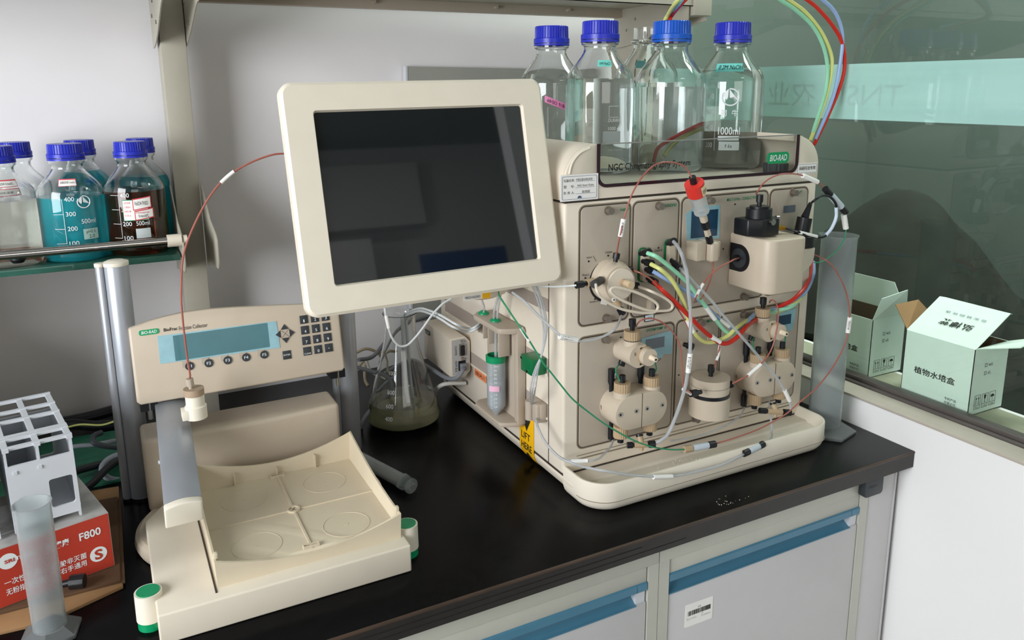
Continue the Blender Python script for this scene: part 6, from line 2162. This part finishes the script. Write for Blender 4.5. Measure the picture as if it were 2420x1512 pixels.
tubing('pair of clear tubes entering the front grommet, right strand', [(1175, 756, 1.006), (1177, 730, 1.003), (1181, 706, 0.998), (1184, 690, 0.988)], 1.0, 0.0017, CLEART)
tubing('clear tube into the rear grommet of the taupe bracket', [(1143, 738, 1.043), (1144, 725, 1.04), (1140, 712, 1.035), (1136, 700, 1.03)], 1.03, 0.0014, CLEART)

# in-line filters (free pieces held by their tubes)


def inline(label, p0, p1, y, caps, body=WHITEP, rbody=0.0048):
    a, c = (P(*p0, y[0]), P(*p1, y[1]))
    d = c - a
    e = empty('inline_filter', a, label, 'filter', None)
    MB().cyl(a + d * 0.26, a + d * 0.76, rbody, n=6 if rbody < 0.0046 else 24, bev=0.0006).build('filter_body', mat('pale_blue_white', '#d4dfe8', 0.35, var=0.06, trans=0.2), e)
    MB().cyl(a, a + d * 0.24, 0.0050, n=24, bev=0.0006, knurl=8).build('end_nut', caps[0], e)
    MB().cyl(a + d * 0.23, a + d * 0.28, 0.0030, n=14).build('nut_neck', caps[0], e)
    MB().cyl(c - d * 0.24, c, 0.0050, n=24, bev=0.0006, knurl=8).build('end_nut', caps[1], e)
    return e


inline('white in-line filter with tan and black nuts lying in the drip tray', (1617, 1062), (1690, 1049), (0.797, 0.793), (PEEK_T, BLACKP))
inline('white in-line filter with two black nuts at the tray edge', (1757, 1072), (1804, 1049), (0.781, 0.786), (BLACKP, BLACKP))
inline('white in-line filter floating beside the instrument top right', (1950, 446), (1999, 502), (0.80, 0.80), (BLACKP, BLACKP), rbody=0.0052)

# tee connectors
for (p0, p1, lab) in (((1482, 1052), (1548, 1049), 'tan tee connector with black nuts below the left pump'), ((1795, 970), (1868, 975), 'tan tee connector with black nuts below the right pump')):
    a, c = P(*p0, 0.815), P(*p1, 0.80)
    d = c - a
    e = empty('tee_connector', a, lab, 'connector')
    b = MB()
    b.cyl(a + d * 0.25, a + d * 0.72, 0.0042, n=24, bev=0.0006)
    mid = a + d * 0.52
    b.cyl(mid, mid + Vector((0.001, 0.006, 0.009)), 0.0042, n=20, bev=0.0006)
    b.cyl(mid, mid + Vector((0, 0, -0.008)), 0.0028, n=16, bev=0.0004)
    b.build('tee_body', PEEK_T, e)
    MB().cyl(a, a + d * 0.20, 0.0044, n=20, bev=0.0006, knurl=7).build('black_nut', BLACKP, e)
    MB().cyl(a + d * 0.19, a + d * 0.3, 0.0028, n=14).build('nut_neck', BLACKP, e)
    MB().cyl(c - d * 0.34, c - d * 0.10, 0.0036, n=14).build('nut_neck', BLACKP, e)
    MB().cyl(c - d * 0.22, c, 0.0050, n=24, bev=0.0006, knurl=8).build('black_nut', BLACKP, e)
    MB().cyl(mid + Vector((0.001, 0.006, 0.009)), mid + Vector((0.0012, 0.0075, 0.0115)), 0.0050, n=20, bev=0.0006).build('black_nut', BLACKP, e)

# desalting column
ca, cb = P(1636, 418, 0.800), P(1678, 572, 0.826)
e = empty('desalting_column', cb, 'small white column with red lid hanging over the blue film display', 'column')
dq = cb - ca


def seg(a, c_, r0, r1, nm, m, **k):
    return MB().cyl(ca + dq * a, ca + dq * c_, r0, r1, **k).build(nm, m, e)


seg(0.0, 0.12, 0.0046, 0.0046, 'top_nut', BLACKP, knurl=8, bev=0.0006)
seg(0.09, 0.245, 0.0128, 0.0128, 'red_lid', REDP, n=40, bev=0.001)
seg(0.24, 0.52, 0.0108, 0.0102, 'column_body', FROST2, n=40, bev=0.001)
seg(0.52, 0.57, 0.0035, 0.0030, 'column_tip', FROST2, n=20)
seg(0.56, 0.67, 0.0052, 0.0052, 'tan_adapter', PEEK, knurl=8, bev=0.0006)
seg(0.66, 0.77, 0.0058, 0.0058, 'black_adapter', BLACKP, knurl=8, bev=0.0006)
seg(0.76, 0.89, 0.0046, 0.0050, 'tan_adapter', PEEK, n=6, bev=0.0006)
seg(0.88, 1.0, 0.0050, 0.0050, 'bottom_nut', BLACKP, knurl=8, bev=0.0006)
vd = (Vector((0, 0, CAMZ)) - ca).normalized()
Yc = -dq.normalized()
Xc = Yc.cross(vd).normalized()
a_l = ca + dq * 0.285
bmv = bmesh.new()
Zc_ = Xc.cross(Yc).normalized()
A, B = [], []
for i in range(9):
    th = radians(60 + 62 * (1 - i / 8)) - radians(62)
    dd_ = Xc * cos(th) + Zc_ * sin(th)
    A.append(bmv.verts.new(ca + dq * 0.238 + dd_ * 0.0131))
    B.append(bmv.verts.new(ca + dq * 0.115 + dd_ * 0.0131))
for i in range(8):
    bmv.faces.new((A[i], A[i + 1], B[i + 1], B[i]))
q = MB()
q._add(bmv)
q.build('paper_label', mat('cream_paper', '#ead9b0', 0.6, var=0.02), e)


def bendc(x, y):
    th = radians(52) - x / 0.0131
    dd_ = Xc * cos(th) + Zc_ * sin(th)
    return ca + dq * 0.21 + dd_ * 0.0134 + Yc * y


text('DEAE', None, 0.0125, 0.0055, INK, e, bend=bendc, name='handwriting')

# black probe cable ring with pale sleeves
o = tubing('black probe cable looping from the pH probe around the floating filter', [(1917, 480, 0.815), (1924, 474), (1941, 463), (1959, 464), (1972, 476), (1977, 491), (1976, 513), (1966, 538), (1951, 557), (1933, 561), (1912, 557), (1890, 549), (1870, 543, 0.805), (1852, 539, 0.81)], 0.795, 0.0018, BLACKP, name='probe_cable', cat='cable')
MB().tube(pts_([(1976, 490), (1976, 513), (1966, 538), (1952, 556)], 0.795), 0.0024, n=12).build('pale_sleeve', mat('pale_blue_sleeve', '#cfdcec', 0.4, var=0.0), o)
MB().tube(pts_([(1930, 559), (1890, 549)], 0.795), 0.0025, n=12, smooth=False).build('pale_sleeve', WHITE, o)

# ---- cables behind
def cable(label, lst, r, m, g=None):
    o = MB().tube([Vector(p) for p in lst], r, n=10).build('cable', m)
    return tag(o, label, 'cable', g)


def PZ(px, py, z):
    return P(px, py, z, 'z')


def PY(px, py, y):
    return P(px, py, y)


cable('grey network cable plugged into the cream connector box', [Vector((xc, yb0 - 0.006, 0.097)), PY(1092, 878, 1.135), PY(1078, 893, 1.14), PY(1055, 893, 1.16), PY(1020, 872, 1.20), PY(980, 850, 1.25), PY(945, 860, 1.35), PY(900, 880, 1.40)], 0.0035, GREYC)
cable('white cable curling out under the cream connector box', [PY(1100, 905, 1.17), PY(1060, 906, 1.17), PY(1040, 912, 1.18), PY(1028, 925, 1.22), PY(1022, 940, 1.27), Vector((0.47, 1.33, 0.006))], 0.0036, WCABLE)
cable('thick grey cable rising behind the flask to the left', [PY(848, 850, 1.30), PY(880, 843, 1.32), PY(905, 815, 1.33), PY(935, 780, 1.35), PY(975, 760, 1.38), PY(1020, 745, 1.4)], 0.0036, GREYC)
cable('grey cable looping down left of the flask', [PY(845, 868, 1.24), PY(880, 878, 1.235), PY(910, 888, 1.23), PY(925, 905, 1.225), PY(920, 930, 1.22), PY(895, 955, 1.215), PY(870, 975, 1.20), PY(855, 1000, 1.20), PY(852, 1020, 1.21)], 0.0033, GREYC)
cable('grey cable lying low from the right pole towards the flask', [PY(848, 945, 1.36), PY(880, 925, 1.36), PY(905, 905, 1.36), PY(930, 890, 1.36)], 0.0035, GREYC)
cable('tan cable in a tall loop behind the flask', [PY(842, 833, 1.40), PY(865, 824, 1.40), PY(890, 832, 1.40), PY(905, 850, 1.39), PY(912, 875, 1.38), PY(930, 885, 1.38)], 0.0028, TANC)
cable('tan cable crossing the tall loop behind the flask', [PY(846, 868, 1.38), PY(862, 850, 1.38), PY(885, 838, 1.385), PY(910, 828, 1.39), PY(935, 830, 1.395)], 0.0028, TANC)
cable('cream cable hanging in a narrow curve left of the flask', [PY(866, 850, 1.37), PY(872, 870, 1.37), PY(888, 885, 1.365), PY(905, 893, 1.36)], 0.0026, WCABLE)
cable('tan cable hanging straight down left of the flask', [PY(866, 850, 1.375), PY(862, 875, 1.37), PY(863, 898, 1.36), PY(870, 912, 1.35)], 0.0028, TANC)
cable('cream cable flat on the worktop left of the flask', [PY(846, 925, 1.40), PY(862, 933, 1.38), PY(880, 945, 1.36), PY(895, 948, 1.35)], 0.0026, WCABLE)
# left corner bundle
cable('thick black cable along the wall behind the left pole', [PY(60, 1020, 1.42), PY(150, 998, 1.42), PY(210, 985, 1.43), PY(265, 970, 1.44), PY(330, 950, 1.45)], 0.009, BLACKP)
cable('black cable just below the thick one, behind the left pole', [PY(120, 1010, 1.40), PY(170, 1002, 1.40), PY(230, 1006, 1.40), PY(300, 1000, 1.41)], 0.0085, BLACKP)
cable('black cable sloping across the green mat by the left pole', [PY(130, 1130, 1.20), PY(190, 1110, 1.22), PY(245, 1095, 1.24), PY(300, 1080, 1.26)], 0.0055, BLACKP)
cable('black cable rising steeply by the left pole', [PY(180, 1170, 1.16), PY(220, 1140, 1.18), PY(255, 1105, 1.21), PY(300, 1075, 1.24)], 0.0055, BLACKP)
cable('pale cable crossing behind the white rack', [PY(140, 1060, 1.28), PY(190, 1053, 1.28), PY(225, 1050, 1.28), PY(290, 1037, 1.29)], 0.0033, GREYC)
cable('pale cable bent into a U by the left pole', [PY(300, 1068, 1.24), PY(262, 1082, 1.235), PY(243, 1100, 1.225), PY(244, 1118, 1.21), PY(262, 1132, 1.20), PY(300, 1136, 1.20)], 0.0046, GREYC)
cable('dark grey cable in a hook above the pale one', [PY(300, 1058, 1.27), PY(250, 1054, 1.26), PY(222, 1045, 1.26), PY(222, 1030, 1.27), PY(240, 1022, 1.28)], 0.0042, CHAR)
cable('thin yellowish wire over the black cables at the wall', [PY(150, 1012, 1.385), PY(190, 1003, 1.385), PY(240, 1004, 1.385), PY(280, 992, 1.39)], 0.0016, YEL)
b = MB()
b.prism([(-0.30, 1.19), (0.03, 1.19), (0.05, 1.38), (-0.28, 1.40)], 'z', 0.0003, 0.003)
o = b.build('green_mat', GREENMAT)
tag(o, 'dark green cutting mat under the cables beside the left pole', 'mat')
